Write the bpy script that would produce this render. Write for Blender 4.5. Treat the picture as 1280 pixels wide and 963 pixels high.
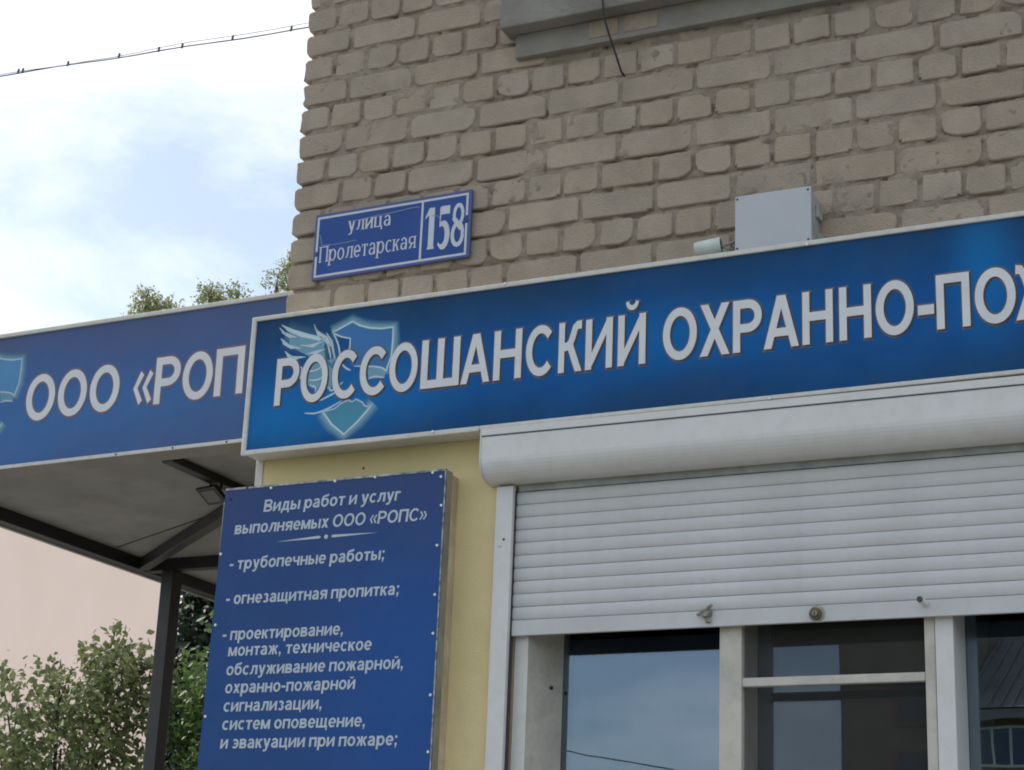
import bpy, bmesh, math, random
import numpy as np
from mathutils import Vector, Matrix

for o in list(bpy.data.objects): bpy.data.objects.remove(o)
SC = bpy.context.scene
COL = SC.collection
RNG = random.Random(7)

# ---------------------------------------------------------------- camera
cam_d = bpy.data.cameras.new('camera')
cam = bpy.data.objects.new('camera', cam_d); COL.objects.link(cam)
cam_d.sensor_width = 36.0; cam_d.lens = 66.25
cam_d.clip_start = 0.05; cam_d.clip_end = 3000
right = Vector((0.90382333, 0.42610925, 0.03917004))
down = Vector((-0.09754571, 0.29429989, -0.95072205))
fwd = Vector((-0.41663919, 0.8554639, 0.30756023))
cam.matrix_world = Matrix(((right.x, -down.x, -fwd.x, 0), (right.y, -down.y, -fwd.y, -5.15),
                           (right.z, -down.z, -fwd.z, 1.6), (0, 0, 0, 1)))
SC.camera = cam
SC.cycles.filter_width = 1.9
SC.render.resolution_x = 1024; SC.render.resolution_y = 770

# ---------------------------------------------------------------- light and sky
SC.view_settings.view_transform = 'Standard'; SC.view_settings.look = 'None'
SC.view_settings.exposure = 0.20; SC.view_settings.gamma = 1.0
SUN_EL, SUN_ROT = math.radians(46), math.radians(-82)
sun_vec = Vector((math.sin(SUN_ROT)*math.cos(SUN_EL), math.cos(SUN_ROT)*math.cos(SUN_EL), math.sin(SUN_EL)))
sd = bpy.data.lights.new('sun', 'SUN'); sd.energy = 4.0; sd.angle = math.radians(0.5); sd.color = (1, 0.94, 0.85)
so = bpy.data.objects.new('sun', sd); COL.objects.link(so)
so.rotation_euler = sun_vec.to_track_quat('Z', 'Y').to_euler(); so.location = (-20, 5, 30)

W = bpy.data.worlds.new('World'); SC.world = W; W.use_nodes = True
nt = W.node_tree; nt.nodes.clear()
def N(nt, t, **k):
    n = nt.nodes.new(t)
    for a, v in k.items():
        if hasattr(n, a): setattr(n, a, v)
        else: n.inputs[a].default_value = v
    return n
sky = N(nt, 'ShaderNodeTexSky', sky_type='NISHITA', sun_disc=False, sun_elevation=SUN_EL, sun_rotation=SUN_ROT,
        air_density=1.0, dust_density=1.2, ozone_density=1.0)
tc = N(nt, 'ShaderNodeTexCoord'); mp = N(nt, 'ShaderNodeMapping')
mp.inputs['Location'].default_value = (4.344, 6.539, 7.887); mp.inputs['Scale'].default_value = (1, 1, 1.7)
no = N(nt, 'ShaderNodeTexNoise'); no.inputs['Scale'].default_value = 2.6; no.inputs['Detail'].default_value = 7
no.inputs['Roughness'].default_value = 0.6; no.inputs['Distortion'].default_value = 0.25
rp = N(nt, 'ShaderNodeValToRGB'); rp.color_ramp.elements[0].position = 0.44; rp.color_ramp.elements[1].position = 0.655
mx = N(nt, 'ShaderNodeMix', data_type='RGBA')
gam = N(nt, 'ShaderNodeMix', data_type='RGBA'); gam.inputs[0].default_value = 0.26
gam.inputs[7].default_value = (7.4, 8.2, 8.5, 1)
bg = N(nt, 'ShaderNodeBackground'); bg.inputs['Strength'].default_value = 0.14
wo = N(nt, 'ShaderNodeOutputWorld')
L = nt.links.new
L(tc.outputs['Generated'], mp.inputs['Vector']); L(mp.outputs[0], no.inputs['Vector']); L(no.outputs['Fac'], rp.inputs['Fac'])
L(sky.outputs[0], gam.inputs[6])
L(rp.outputs['Color'], mx.inputs[0]); L(gam.outputs[2], mx.inputs[6]); mx.inputs[7].default_value = (8.6, 8.6, 8.7, 1)
L(mx.outputs[2], bg.inputs['Color']); L(bg.outputs[0], wo.inputs[0])

# ---------------------------------------------------------------- materials
def srgb(r, g, b):
    return tuple(((c/255)/12.92 if c/255 <= 0.04045 else ((c/255+0.055)/1.055)**2.4) for c in (r, g, b)) + (1,)
MATS = {}
def mat(name, col, rough=0.6, col2=None, nscale=8.0, bump=0.0, bscale=60.0, metal=0.0, rand=0.0, dirt=None, dscale=3.0, damt=0.5, spec=0.5, detail=6, transl=0.0):
    m = bpy.data.materials.new(name); m.use_nodes = True; t = m.node_tree
    b = t.nodes['Principled BSDF']; out = t.nodes['Material Output']
    b.inputs['Roughness'].default_value = rough; b.inputs['Metallic'].default_value = metal
    b.inputs['Specular IOR Level'].default_value = spec
    tc = N(t, 'ShaderNodeTexCoord'); vec = tc.outputs['Object']
    oi = N(t, 'ShaderNodeObjectInfo')
    if rand:
        va = N(t, 'ShaderNodeVectorMath', operation='MULTIPLY_ADD')
        cx = N(t, 'ShaderNodeCombineXYZ')
        for i in range(3): t.links.new(oi.outputs['Random'], cx.inputs[i])
        t.links.new(cx.outputs[0], va.inputs[0]); va.inputs[1].default_value = (37, 53, 71); t.links.new(vec, va.inputs[2]); vec = va.outputs[0]
    c = None
    mixn = N(t, 'ShaderNodeMix', data_type='RGBA'); mixn.inputs[6].default_value = tuple(col)[:3]+(1,)
    mixn.inputs[7].default_value = tuple(col2 or col)[:3]+(1,)
    n1 = N(t, 'ShaderNodeTexNoise'); n1.inputs['Scale'].default_value = nscale; n1.inputs['Detail'].default_value = detail
    t.links.new(vec, n1.inputs['Vector'])
    r1 = N(t, 'ShaderNodeValToRGB'); r1.color_ramp.elements[0].position = 0.35; r1.color_ramp.elements[1].position = 0.65
    t.links.new(n1.outputs['Fac'], r1.inputs['Fac']); t.links.new(r1.outputs['Color'], mixn.inputs[0]); c = mixn.outputs[2]
    if dirt:
        m2 = N(t, 'ShaderNodeMix', data_type='RGBA'); m2.inputs[7].default_value = tuple(dirt)[:3]+(1,)
        n2 = N(t, 'ShaderNodeTexNoise'); n2.inputs['Scale'].default_value = dscale; n2.inputs['Detail'].default_value = 9; n2.inputs['Roughness'].default_value = 0.7
        t.links.new(vec, n2.inputs['Vector'])
        r2 = N(t, 'ShaderNodeMapRange'); r2.inputs['From Min'].default_value = 0.45; r2.inputs['From Max'].default_value = 0.75; r2.inputs['To Max'].default_value = damt
        t.links.new(n2.outputs['Fac'], r2.inputs['Value']); t.links.new(r2.outputs[0], m2.inputs[0]); t.links.new(c, m2.inputs[6]); c = m2.outputs[2]
    if rand:
        hs = N(t, 'ShaderNodeHueSaturation'); t.links.new(c, hs.inputs['Color'])
        mr = N(t, 'ShaderNodeMapRange'); mr.inputs['To Min'].default_value = 1-rand; mr.inputs['To Max'].default_value = 1+rand
        t.links.new(oi.outputs['Random'], mr.inputs['Value']); t.links.new(mr.outputs[0], hs.inputs['Value'])
        mu = N(t, 'ShaderNodeMath', operation='MULTIPLY'); t.links.new(oi.outputs['Random'], mu.inputs[0]); mu.inputs[1].default_value = 17.3
        fr = N(t, 'ShaderNodeMath', operation='FRACT'); t.links.new(mu.outputs[0], fr.inputs[0])
        ms = N(t, 'ShaderNodeMapRange'); ms.inputs['To Min'].default_value = 0.92; ms.inputs['To Max'].default_value = 1.08
        t.links.new(fr.outputs[0], ms.inputs['Value']); t.links.new(ms.outputs[0], hs.inputs['Saturation']); c = hs.outputs[0]
    t.links.new(c, b.inputs['Base Color'])
    if bump:
        n3 = N(t, 'ShaderNodeTexNoise'); n3.inputs['Scale'].default_value = bscale; n3.inputs['Detail'].default_value = 8; n3.inputs['Roughness'].default_value = 0.65
        t.links.new(vec, n3.inputs['Vector'])
        bp = N(t, 'ShaderNodeBump'); bp.inputs['Strength'].default_value = bump; bp.inputs['Distance'].default_value = 0.01
        t.links.new(n3.outputs['Fac'], bp.inputs['Height']); t.links.new(bp.outputs[0], b.inputs['Normal'])
    if transl:
        tr = N(t, 'ShaderNodeBsdfTranslucent'); t.links.new(c, tr.inputs['Color'])
        ms_ = N(t, 'ShaderNodeMixShader'); ms_.inputs[0].default_value = transl
        t.links.new(b.outputs[0], ms_.inputs[1]); t.links.new(tr.outputs[0], ms_.inputs[2]); t.links.new(ms_.outputs[0], out.inputs[0])
    m['c'] = 1
    MATS[name] = m
    return m

M_brick = mat('silicate_brick', (.480, .400, .315), .92, (.42, .35, .275), 9, .8, 150, rand=.055, dirt=(.25, .22, .175), dscale=8, damt=.4)
M_mortar = mat('mortar', (.385, .320, .25), .95, (.325, .27, .21), 22, .7, 120, dirt=(.12, .105, .085), dscale=12, damt=.55)
M_conc = mat('concrete', (.30, .285, .25), .9, (.235, .22, .195), 5, .5, 70, dirt=(.15, .145, .13), dscale=6, damt=.6)
M_yellow = mat('yellow_paint', (.80, .67, .36), .85, (.75, .625, .335), 3, .35, 170, dirt=(.50, .43, .26), dscale=4, damt=.4)
M_white = mat('white_metal', (.70, .70, .70), .42, (.66, .66, .65), 3, .03, 60, dirt=(.42, .39, .32), dscale=22, damt=.22)
M_trim = mat('white_trim', (.66, .65, .61), .45, (.60, .59, .55), 4, .04, 80, dirt=(.30, .28, .23), dscale=34, damt=.33)
M_shutter = mat('shutter_white', (.60, .62, .625), .45, (.53, .545, .545), 3, .06, 70, dirt=(.34, .32, .27), dscale=16, damt=.22)
M_pvc = mat('window_frame', (.60, .58, .52), .45, (.50, .485, .44), 5, .05, 60, dirt=(.28, .25, .2), dscale=18, damt=.5)
M_tan = mat('tan_plaster', (.36, .28, .17), .9, (.26, .2, .12), 12, .4, 90)
M_beige = mat('beige_wood', (.56, .49, .37), .6, (.44, .36, .24), 9, .15, 60, dirt=(.28, .2, .12), dscale=16, damt=.6)
M_galv = mat('galvanised', (.34, .35, .33), .45, (.24, .25, .24), 12, .1, 60, metal=.6)
M_edge = mat('worn_edge', (.50, .50, .48), .5, (.13, .14, .18), 45, .1, 90)
M_black = mat('black_steel', (.022, .022, .026), .45, (.035, .032, .032), 10, .1, 60)
M_soffit = mat('soffit_sheet', (.32, .32, .29), .7, (.26, .26, .235), 3, .1, 50, dirt=(.13, .13, .11), dscale=5, damt=.45)
M_lip = mat('drip_metal', (.27, .26, .225), .6, (.22, .21, .18), 8, .05, 50)
M_roof = mat('roof_sheet', (.45, .46, .46), .5, (.35, .36, .36), 6, .1, 50)
M_pink = mat('pink_render', (.80, .655, .58), .85, (.76, .62, .545), 1.2, .1, 30)
M_screw = mat('screw_head', (.62, .64, .66), .3, metal=.8)
M_darkscrew = mat('dark_screw', (.03, .03, .035), .5)
M_lid = mat('grey_plastic', (.50, .52, .56), .5, (.46, .48, .52), 4, .04, 70)
M_boxbody = mat('box_body', (.40, .42, .40), .5, (.25, .28, .25), 20, .05, 60)
M_tube = mat('tube_plastic', (.62, .68, .64), .5, (.50, .55, .51), 14, .05, 60)
M_cable = mat('black_cable', (.02, .02, .025), .6)
M_gcable = mat('grey_cable', (.32, .32, .30), .6)
M_wire = mat('wire', (.10, .09, .11), .6)
M_lockm = mat('lock_metal', (.30, .30, .28), .45, (.18, .16, .12), 60, .2, 120, metal=.5)
M_brass = mat('lock_brass', (.16, .15, .08), .6, (.07, .065, .04), 60, .3, 160, metal=.3)
M_stain = mat('lock_grime', (.30, .28, .20), .8, (.42, .41, .36), 50)
M_asph = mat('asphalt', (.05, .05, .052), .9, (.065, .063, .06), 3, .5, 40)
M_pave = mat('paving', (.22, .21, .2), .9, (.17, .165, .155), 4, .4, 40)
M_grass = mat('grass_ground', (.06, .09, .03), .95, (.09, .11, .045), 2, .5, 30)
M_room = mat('dim_room', (.05, .048, .045), .9)
M_bark = mat('bark', (.10, .075, .055), .95, (.06, .045, .035), 20, .8, 60)
M_leafA = mat('leaf_shrub', (.125, .165, .065), .6, (.20, .225, .105), 3.5, transl=.35)
M_leafB = mat('leaf_vine', (.12, .20, .055), .5, (.075, .13, .04), 4, transl=.4)
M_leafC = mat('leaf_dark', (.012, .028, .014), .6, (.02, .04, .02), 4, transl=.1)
M_leafD = mat('leaf_birch', (.21, .25, .105), .6, (.28, .30, .15), 2.0, transl=.5)
M_obrick = mat('brown_brick', (.26, .20, .135), .9, (.19, .145, .10), 1.2, .2, 20, dirt=(.12, .10, .08), dscale=.8, damt=.5)
M_oroof = mat('roof_slate', (.24, .23, .21), .8, (.18, .175, .16), 1.0)
M_owin = mat('far_window', (.03, .05, .09), .1)
M_owhite = mat('far_frame', (.65, .65, .6), .6)
M_red = mat('red_panel', (.22, .07, .05), .7)
M_lens = mat('lamp_lens', (.11, .115, .11), .2)
def letter_mat(name, col): return mat(name, col, .45, tuple(c*.93 for c in col[:3]), 12)
M_let = letter_mat('letter_white', (.70, .715, .745))
M_let2 = letter_mat('letter_pale', (.50, .58, .66))
M_rim = letter_mat('letter_rim', (.115, .095, .135))
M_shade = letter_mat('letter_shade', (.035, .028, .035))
M_rimC = letter_mat('letter_rim_canopy', (.16, .115, .18))
M_swhite = letter_mat('sign_white', (.56, .61, .67))
M_sblue = mat('street_sign_blue', (.032, .088, .32), .45, (.026, .074, .28), 6, .04, 30, spec=.2)
M_sedge = mat('street_sign_edge', (.06, .085, .26), .4)
M_scr = letter_mat('scratch', (.20, .28, .46))

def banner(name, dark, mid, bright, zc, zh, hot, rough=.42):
    """sign face: darker edge, brighter glow along the middle, printed on the banners"""
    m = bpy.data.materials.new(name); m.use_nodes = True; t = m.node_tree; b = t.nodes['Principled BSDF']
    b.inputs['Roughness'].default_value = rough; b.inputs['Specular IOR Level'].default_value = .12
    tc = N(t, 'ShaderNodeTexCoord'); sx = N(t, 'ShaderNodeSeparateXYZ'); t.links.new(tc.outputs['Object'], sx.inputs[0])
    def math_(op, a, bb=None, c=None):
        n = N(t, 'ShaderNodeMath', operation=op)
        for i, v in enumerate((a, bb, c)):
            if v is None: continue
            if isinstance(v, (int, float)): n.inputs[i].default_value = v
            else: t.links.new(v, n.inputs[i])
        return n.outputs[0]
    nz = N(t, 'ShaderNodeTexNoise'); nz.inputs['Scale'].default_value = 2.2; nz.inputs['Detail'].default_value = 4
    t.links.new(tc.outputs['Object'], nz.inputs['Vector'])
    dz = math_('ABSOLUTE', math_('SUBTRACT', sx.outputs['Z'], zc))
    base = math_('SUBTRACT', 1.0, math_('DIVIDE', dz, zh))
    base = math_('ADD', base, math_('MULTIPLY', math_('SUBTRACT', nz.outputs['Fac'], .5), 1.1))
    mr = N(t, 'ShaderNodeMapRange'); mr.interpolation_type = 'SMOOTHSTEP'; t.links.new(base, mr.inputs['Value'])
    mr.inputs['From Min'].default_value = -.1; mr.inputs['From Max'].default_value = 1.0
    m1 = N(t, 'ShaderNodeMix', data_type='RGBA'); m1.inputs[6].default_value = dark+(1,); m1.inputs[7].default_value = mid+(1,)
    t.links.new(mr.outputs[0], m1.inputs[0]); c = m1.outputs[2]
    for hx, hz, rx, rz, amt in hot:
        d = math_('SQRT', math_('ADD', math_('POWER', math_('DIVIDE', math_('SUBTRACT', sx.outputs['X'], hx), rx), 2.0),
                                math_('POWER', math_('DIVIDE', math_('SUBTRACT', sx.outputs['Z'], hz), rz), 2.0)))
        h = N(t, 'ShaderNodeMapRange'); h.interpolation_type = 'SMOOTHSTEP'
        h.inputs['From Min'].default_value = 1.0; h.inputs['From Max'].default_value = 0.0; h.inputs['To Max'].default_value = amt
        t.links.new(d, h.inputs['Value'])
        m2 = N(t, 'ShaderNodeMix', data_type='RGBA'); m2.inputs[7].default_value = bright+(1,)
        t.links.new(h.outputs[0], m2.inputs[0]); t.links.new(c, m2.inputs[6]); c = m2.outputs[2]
    # dusty film
    nr = N(t, 'ShaderNodeTexNoise'); nr.inputs['Scale'].default_value = 5; t.links.new(tc.outputs['Object'], nr.inputs['Vector'])
    nd = N(t, 'ShaderNodeTexNoise'); nd.inputs['Scale'].default_value = 7; nd.inputs['Detail'].default_value = 9; nd.inputs['Roughness'].default_value = .7
    t.links.new(tc.outputs['Object'], nd.inputs['Vector'])
    rd = N(t, 'ShaderNodeMapRange'); rd.inputs['From Min'].default_value = .4; rd.inputs['From Max'].default_value = .8; rd.inputs['To Max'].default_value = .07
    t.links.new(nd.outputs['Fac'], rd.inputs['Value'])
    m3 = N(t, 'ShaderNodeMix', data_type='RGBA'); m3.inputs[7].default_value = (.16, .17, .17, 1); t.links.new(rd.outputs[0], m3.inputs[0]); t.links.new(c, m3.inputs[6])
    t.links.new(m3.outputs[2], b.inputs['Base Color'])
    n3 = N(t, 'ShaderNodeTexNoise'); n3.inputs['Scale'].default_value = 240; t.links.new(tc.outputs['Object'], n3.inputs['Vector'])
    bp = N(t, 'ShaderNodeBump'); bp.inputs['Strength'].default_value = .12; bp.inputs['Distance'].default_value = .002
    bp2 = N(t, 'ShaderNodeBump'); bp2.inputs['Strength'].default_value = .35; bp2.inputs['Distance'].default_value = .03; t.links.new(nr.outputs['Fac'], bp2.inputs['Height']); t.links.new(bp2.outputs[0], bp.inputs['Normal'])
    t.links.new(n3.outputs['Fac'], bp.inputs['Height']); t.links.new(bp.outputs[0], b.inputs['Normal'])
    return m
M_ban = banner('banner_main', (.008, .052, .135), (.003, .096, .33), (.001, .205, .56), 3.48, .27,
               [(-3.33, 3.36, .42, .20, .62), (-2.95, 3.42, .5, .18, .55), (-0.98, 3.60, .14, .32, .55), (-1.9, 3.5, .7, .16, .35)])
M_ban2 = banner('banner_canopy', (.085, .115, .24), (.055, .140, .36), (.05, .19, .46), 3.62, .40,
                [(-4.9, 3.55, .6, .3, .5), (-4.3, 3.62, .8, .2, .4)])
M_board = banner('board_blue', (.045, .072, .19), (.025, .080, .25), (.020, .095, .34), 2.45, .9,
                 [(-2.75, 2.5, .5, .7, .8)])  # board face: duller at the top, bluer towards mid-height and the right

def glow_mat(name, col):
    m = bpy.data.materials.new(name); m.use_nodes = True; t = m.node_tree; b = t.nodes['Principled BSDF']
    b.inputs['Base Color'].default_value = col+(1,); b.inputs['Roughness'].default_value = .45
    at = N(t, 'ShaderNodeAttribute'); at.attribute_name = 'ink'
    tr = N(t, 'ShaderNodeBsdfTransparent'); mx = N(t, 'ShaderNodeMixShader')
    t.links.new(at.outputs['Fac'], mx.inputs[0]); t.links.new(tr.outputs[0], mx.inputs[1]); t.links.new(b.outputs[0], mx.inputs[2])
    t.links.new(mx.outputs[0], t.nodes['Material Output'].inputs[0]); return m
M_glow = glow_mat('emblem_glow_ink', (.60, .76, .84))
M_glow2 = glow_mat('emblem_halo_ink', (.20, .46, .62))
M_shU = letter_mat('shield_blue', (.010, .155, .42))
M_shL = letter_mat('shield_teal', (.035, .26, .40))
M_shC = letter_mat('shield_canopy', (.05, .24, .50))

m = bpy.data.materials.new('window_glass'); m.use_nodes = True; t = m.node_tree; t.nodes.remove(t.nodes['Principled BSDF'])
gl = N(t, 'ShaderNodeBsdfGlossy'); gl.inputs['Roughness'].default_value = .0; gl.inputs['Color'].default_value = (.66, .82, 1, 1)
tr = N(t, 'ShaderNodeBsdfTransparent'); tr.inputs['Color'].default_value = (.55, .58, .58, 1)
fr = N(t, 'ShaderNodeLayerWeight'); fr.inputs['Blend'].default_value = .35
mr = N(t, 'ShaderNodeMapRange'); mr.inputs['To Min'].default_value = .21; mr.inputs['To Max'].default_value = .9
mxs = N(t, 'ShaderNodeMixShader'); t.links.new(fr.outputs['Fresnel'], mr.inputs['Value']); t.links.new(mr.outputs[0], mxs.inputs[0])
t.links.new(tr.outputs[0], mxs.inputs[1]); t.links.new(gl.outputs[0], mxs.inputs[2]); t.links.new(mxs.outputs[0], t.nodes['Material Output'].inputs[0])
tcn = N(t, 'ShaderNodeTexCoord'); nn = N(t, 'ShaderNodeTexNoise'); nn.inputs['Scale'].default_value = 3; t.links.new(tcn.outputs['Object'], nn.inputs['Vector'])
bp = N(t, 'ShaderNodeBump'); bp.inputs['Strength'].default_value = .05; bp.inputs['Distance'].default_value = .004
t.links.new(nn.outputs['Fac'], bp.inputs['Height']); t.links.new(bp.outputs[0], gl.inputs['Normal'])
M_glass = m
m2 = m.copy(); m2.name = 'inner_glass'; M_glass2 = m2
for n_ in m2.node_tree.nodes:
    if n_.bl_idname == 'ShaderNodeMapRange': n_.inputs['To Min'].default_value = .07
m = bpy.data.materials.new('insect_mesh'); m.use_nodes = True; t = m.node_tree; b = t.nodes['Principled BSDF']
b.inputs['Base Color'].default_value = (.045, .045, .042, 1); b.inputs['Roughness'].default_value = .9
tr = N(t, 'ShaderNodeBsdfTransparent'); mx3 = N(t, 'ShaderNodeMixShader'); mx3.inputs[0].default_value = .42
t.links.new(tr.outputs[0], mx3.inputs[1]); t.links.new(b.outputs[0], mx3.inputs[2]); t.links.new(mx3.outputs[0], t.nodes['Material Output'].inputs[0])
M_screen = m

# ---------------------------------------------------------------- object helpers
def thing(name, label, cat, loc=(0, 0, 0), group=None):
    o = bpy.data.objects.new(name, None); COL.objects.link(o); o.location = loc; o.empty_display_size = .1
    o['label'] = label; o['category'] = cat
    if group: o['group'] = group
    return o
def abs_loc(o):
    v = Vector(o.location)
    while o.parent: o = o.parent; v += Vector(o.location)
    return v
def link(name, me, material, parent=None, loc=(0, 0, 0)):
    o = bpy.data.objects.new(name, me); COL.objects.link(o)
    if material and len(me.materials) == 0: me.materials.append(material)
    if parent:
        o.parent = parent; o.location = Vector(loc)-abs_loc(parent)
    else: o.location = loc
    return o
class MB:
    def __init__(s): s.v = []; s.f = []; s.ink = []
    def poly(s, pts):
        i = len(s.v); s.v += [tuple(p) for p in pts]; s.f.append(tuple(range(i, i+len(pts)))); return s
    def add(s, vs, fs):
        i = len(s.v); s.v += [tuple(p) for p in vs]; s.f += [tuple(a+i for a in f) for f in fs]; return s
    def box(s, x0, x1, y0, y1, z0, z1):
        return s.add([(x0, y0, z0), (x1, y0, z0), (x1, y1, z0), (x0, y1, z0), (x0, y0, z1), (x1, y0, z1), (x1, y1, z1), (x0, y1, z1)],
                     [(0, 3, 2, 1), (4, 5, 6, 7), (0, 1, 5, 4), (1, 2, 6, 5), (2, 3, 7, 6), (3, 0, 4, 7)])
    def prism_x(s, prof, x0, x1):      # profile of (y,z), extruded along X
        n = len(prof); vs = [(x0, y, z) for y, z in prof]+[(x1, y, z) for y, z in prof]
        fs = [(i, (i+1) % n, n+(i+1) % n, n+i) for i in range(n)]+[tuple(range(n-1, -1, -1)), tuple(range(n, 2*n))]
        return s.add(vs, fs)
    def tube(s, pts, r, n=8, r2=None, caps=True):
        pts = [Vector(p) for p in pts]; rings = []
        for k, p in enumerate(pts):
            d = (pts[min(k+1, len(pts)-1)]-pts[max(k-1, 0)]).normalized()
            a = d.cross(Vector((0, 0, 1)))
            if a.length < .05: a = d.cross(Vector((1, 0, 0)))
            a.normalize(); b = d.cross(a)
            rr = r if r2 is None else r+(r2-r)*k/(len(pts)-1)
            rings.append([p+a*rr*math.cos(2*math.pi*i/n)+b*rr*math.sin(2*math.pi*i/n) for i in range(n)])
        base = len(s.v)
        for R_ in rings: s.v += [tuple(q) for q in R_]
        for k in range(len(rings)-1):
            for i in range(n):
                s.f.append((base+k*n+i, base+k*n+(i+1) % n, base+(k+1)*n+(i+1) % n, base+(k+1)*n+i))
        if caps:
            s.f.append(tuple(base+i for i in range(n-1, -1, -1))); s.f.append(tuple(base+(len(rings)-1)*n+i for i in range(n)))
        return s
    def beam(s, p, q, w, h):           # square bar between two points
        p, q = Vector(p), Vector(q); d = (q-p).normalized(); a = d.cross(Vector((0, 0, 1)))
        if a.length < .01: a = Vector((1, 0, 0))
        a.normalize(); b = a.cross(d).normalized(); a *= w/2; b *= h/2
        return s.add([p-a-b, p+a-b, p+a+b, p-a+b, q-a-b, q+a-b, q+a+b, q-a+b],
                     [(0, 1, 2, 3), (7, 6, 5, 4), (0, 4, 5, 1), (1, 5, 6, 2), (2, 6, 7, 3), (3, 7, 4, 0)])
    def disc(s, c, r, axis_y=-1, h=.004, n=12, dome=True):
        x, y, z = c
        ring = [(x+r*math.cos(2*math.pi*i/n), y, z+r*math.sin(2*math.pi*i/n)) for i in range(n)]
        ring2 = [(x+r*.7*math.cos(2*math.pi*i/n), y-h, z+r*.7*math.sin(2*math.pi*i/n)) for i in range(n)]
        return s.add(ring+ring2, [(i, (i+1) % n, n+(i+1) % n, n+i) for i in range(n)]+[tuple(range(n, 2*n))])
    def mesh(s, name, bevel=0, smooth=False, fix=True):
        me = bpy.data.meshes.new(name); me.from_pydata(s.v, [], s.f)
        if fix or bevel:
            bm = bmesh.new(); bm.from_mesh(me)
            if bevel:
                bmesh.ops.bevel(bm, geom=list(bm.edges), offset=bevel, segments=2, affect='EDGES', profile=.6, clamp_overlap=True)
            if fix: bmesh.ops.recalc_face_normals(bm, faces=bm.faces)
            bm.to_mesh(me); bm.free()
        if s.ink:
            at = me.attributes.new('ink', 'FLOAT', 'POINT')
            at.data.foreach_set('value', s.ink)
        if smooth:
            me.polygons.foreach_set('use_smooth', [True]*len(me.polygons))
        me.update(); return me
    def build(s, name, material, parent=None, bevel=0, smooth=False, fix=True):
        return link(name, s.mesh(name, bevel, smooth, fix), material, parent)

# ---------------------------------------------------------------- glyph engine (all lettering is drawn here as thin print)
class Pen:
    """collects polygons in glyph space (x right, y up), cap height 1"""
    def __init__(s, v=.205, h=.165, grow=0.0, serif=0.0): s.v = v; s.h = h; s.g = grow; s.se = serif; s.polys = []
    def convex(s, pts):
        if s.g:
            n = len(pts); area = sum(pts[i][0]*pts[(i+1) % n][1]-pts[(i+1) % n][0]*pts[i][1] for i in range(n))
            if area < 0: pts = pts[::-1]
            out = []
            for i in range(n):
                a, b, c = Vector(pts[i-1]), Vector(pts[i]), Vector(pts[(i+1) % n])
                d1 = (b-a).normalized(); d2 = (c-b).normalized()
                n1 = Vector((d1.y, -d1.x)); n2 = Vector((d2.y, -d2.x)); mm = n1+n2
                if mm.length < .3: mm = n1
                mm.normalize(); out.append(tuple(b+mm*s.g/max(.45, mm.dot(n1))))
            pts = out
        s.polys.append([tuple(p) for p in pts])
    def rect(s, x0, y0, x1, y1): s.convex([(x0, y0), (x1, y0), (x1, y1), (x0, y1)])
    def stem(s, x, y0=0., y1=1., w=None, top=True, bot=True):     # x = left edge
        w = w or s.v; s.rect(x, y0, x+w, y1)
        if s.se:
            e = s.se
            if bot: s.rect(x-e, y0, x+w+e, y0+.055)
            if top: s.rect(x-e, y1-.055, x+w+e, y1)
    def bar(s, x0, x1, y, h=None): h = h or s.h; s.rect(x0, y-h/2, x1, y+h/2)   # y = centre
    def diag(s, x0, y0, x1, y1, w=None):                          # centre-line ends, horizontal cuts
        w = w or s.v; k = w/2*math.hypot(x1-x0, y1-y0)/max(1e-3, abs(y1-y0))*.98
        s.convex([(x0-k, y0), (x0+k, y0), (x1+k, y1), (x1-k, y1)])
    def path(s, pts, closed=False, taper=None):
        n = len(pts); P = [Vector(p) for p in pts]; Lf = []; Rt = []
        if not closed and s.g:
            P[0] = P[0]+(P[0]-P[1]).normalized()*s.g; P[-1] = P[-1]+(P[-1]-P[-2]).normalized()*s.g
        for i in range(n):
            a = P[i-1] if (i or closed) else P[0]; b = P[(i+1) % n] if (i < n-1 or closed) else P[-1]
            d = (b-a).normalized() if (b-a).length > 1e-6 else Vector((1, 0)); nn = Vector((-d.y, d.x))
            w = math.hypot(s.v*d.y, s.h*d.x)/2+s.g
            if taper: w = taper(i/(n-1))/2+s.g
            Lf.append(P[i]+nn*w); Rt.append(P[i]-nn*w)
        for i in range(n if closed else n-1):
            j = (i+1) % n; s.polys.append(('strip', [tuple(Lf[i]), tuple(Rt[i]), tuple(Rt[j]), tuple(Lf[j])]))
    def arc(s, cx, cy, rx, ry, a0, a1, n=20):
        return [(cx+rx*math.cos(math.radians(a0+(a1-a0)*i/n)), cy+ry*math.sin(math.radians(a0+(a1-a0)*i/n))) for i in range(n+1)]
    def ring(s, x0, y0, x1, y1, n=36):
        cx, cy = (x0+x1)/2, (y0+y1)/2; rx = (x1-x0)/2-s.v/2; ry = (y1-y0)/2-s.h/2
        s.path(s.arc(cx, cy, rx, ry, 0, 360-360/n, n-1), closed=True)

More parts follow.
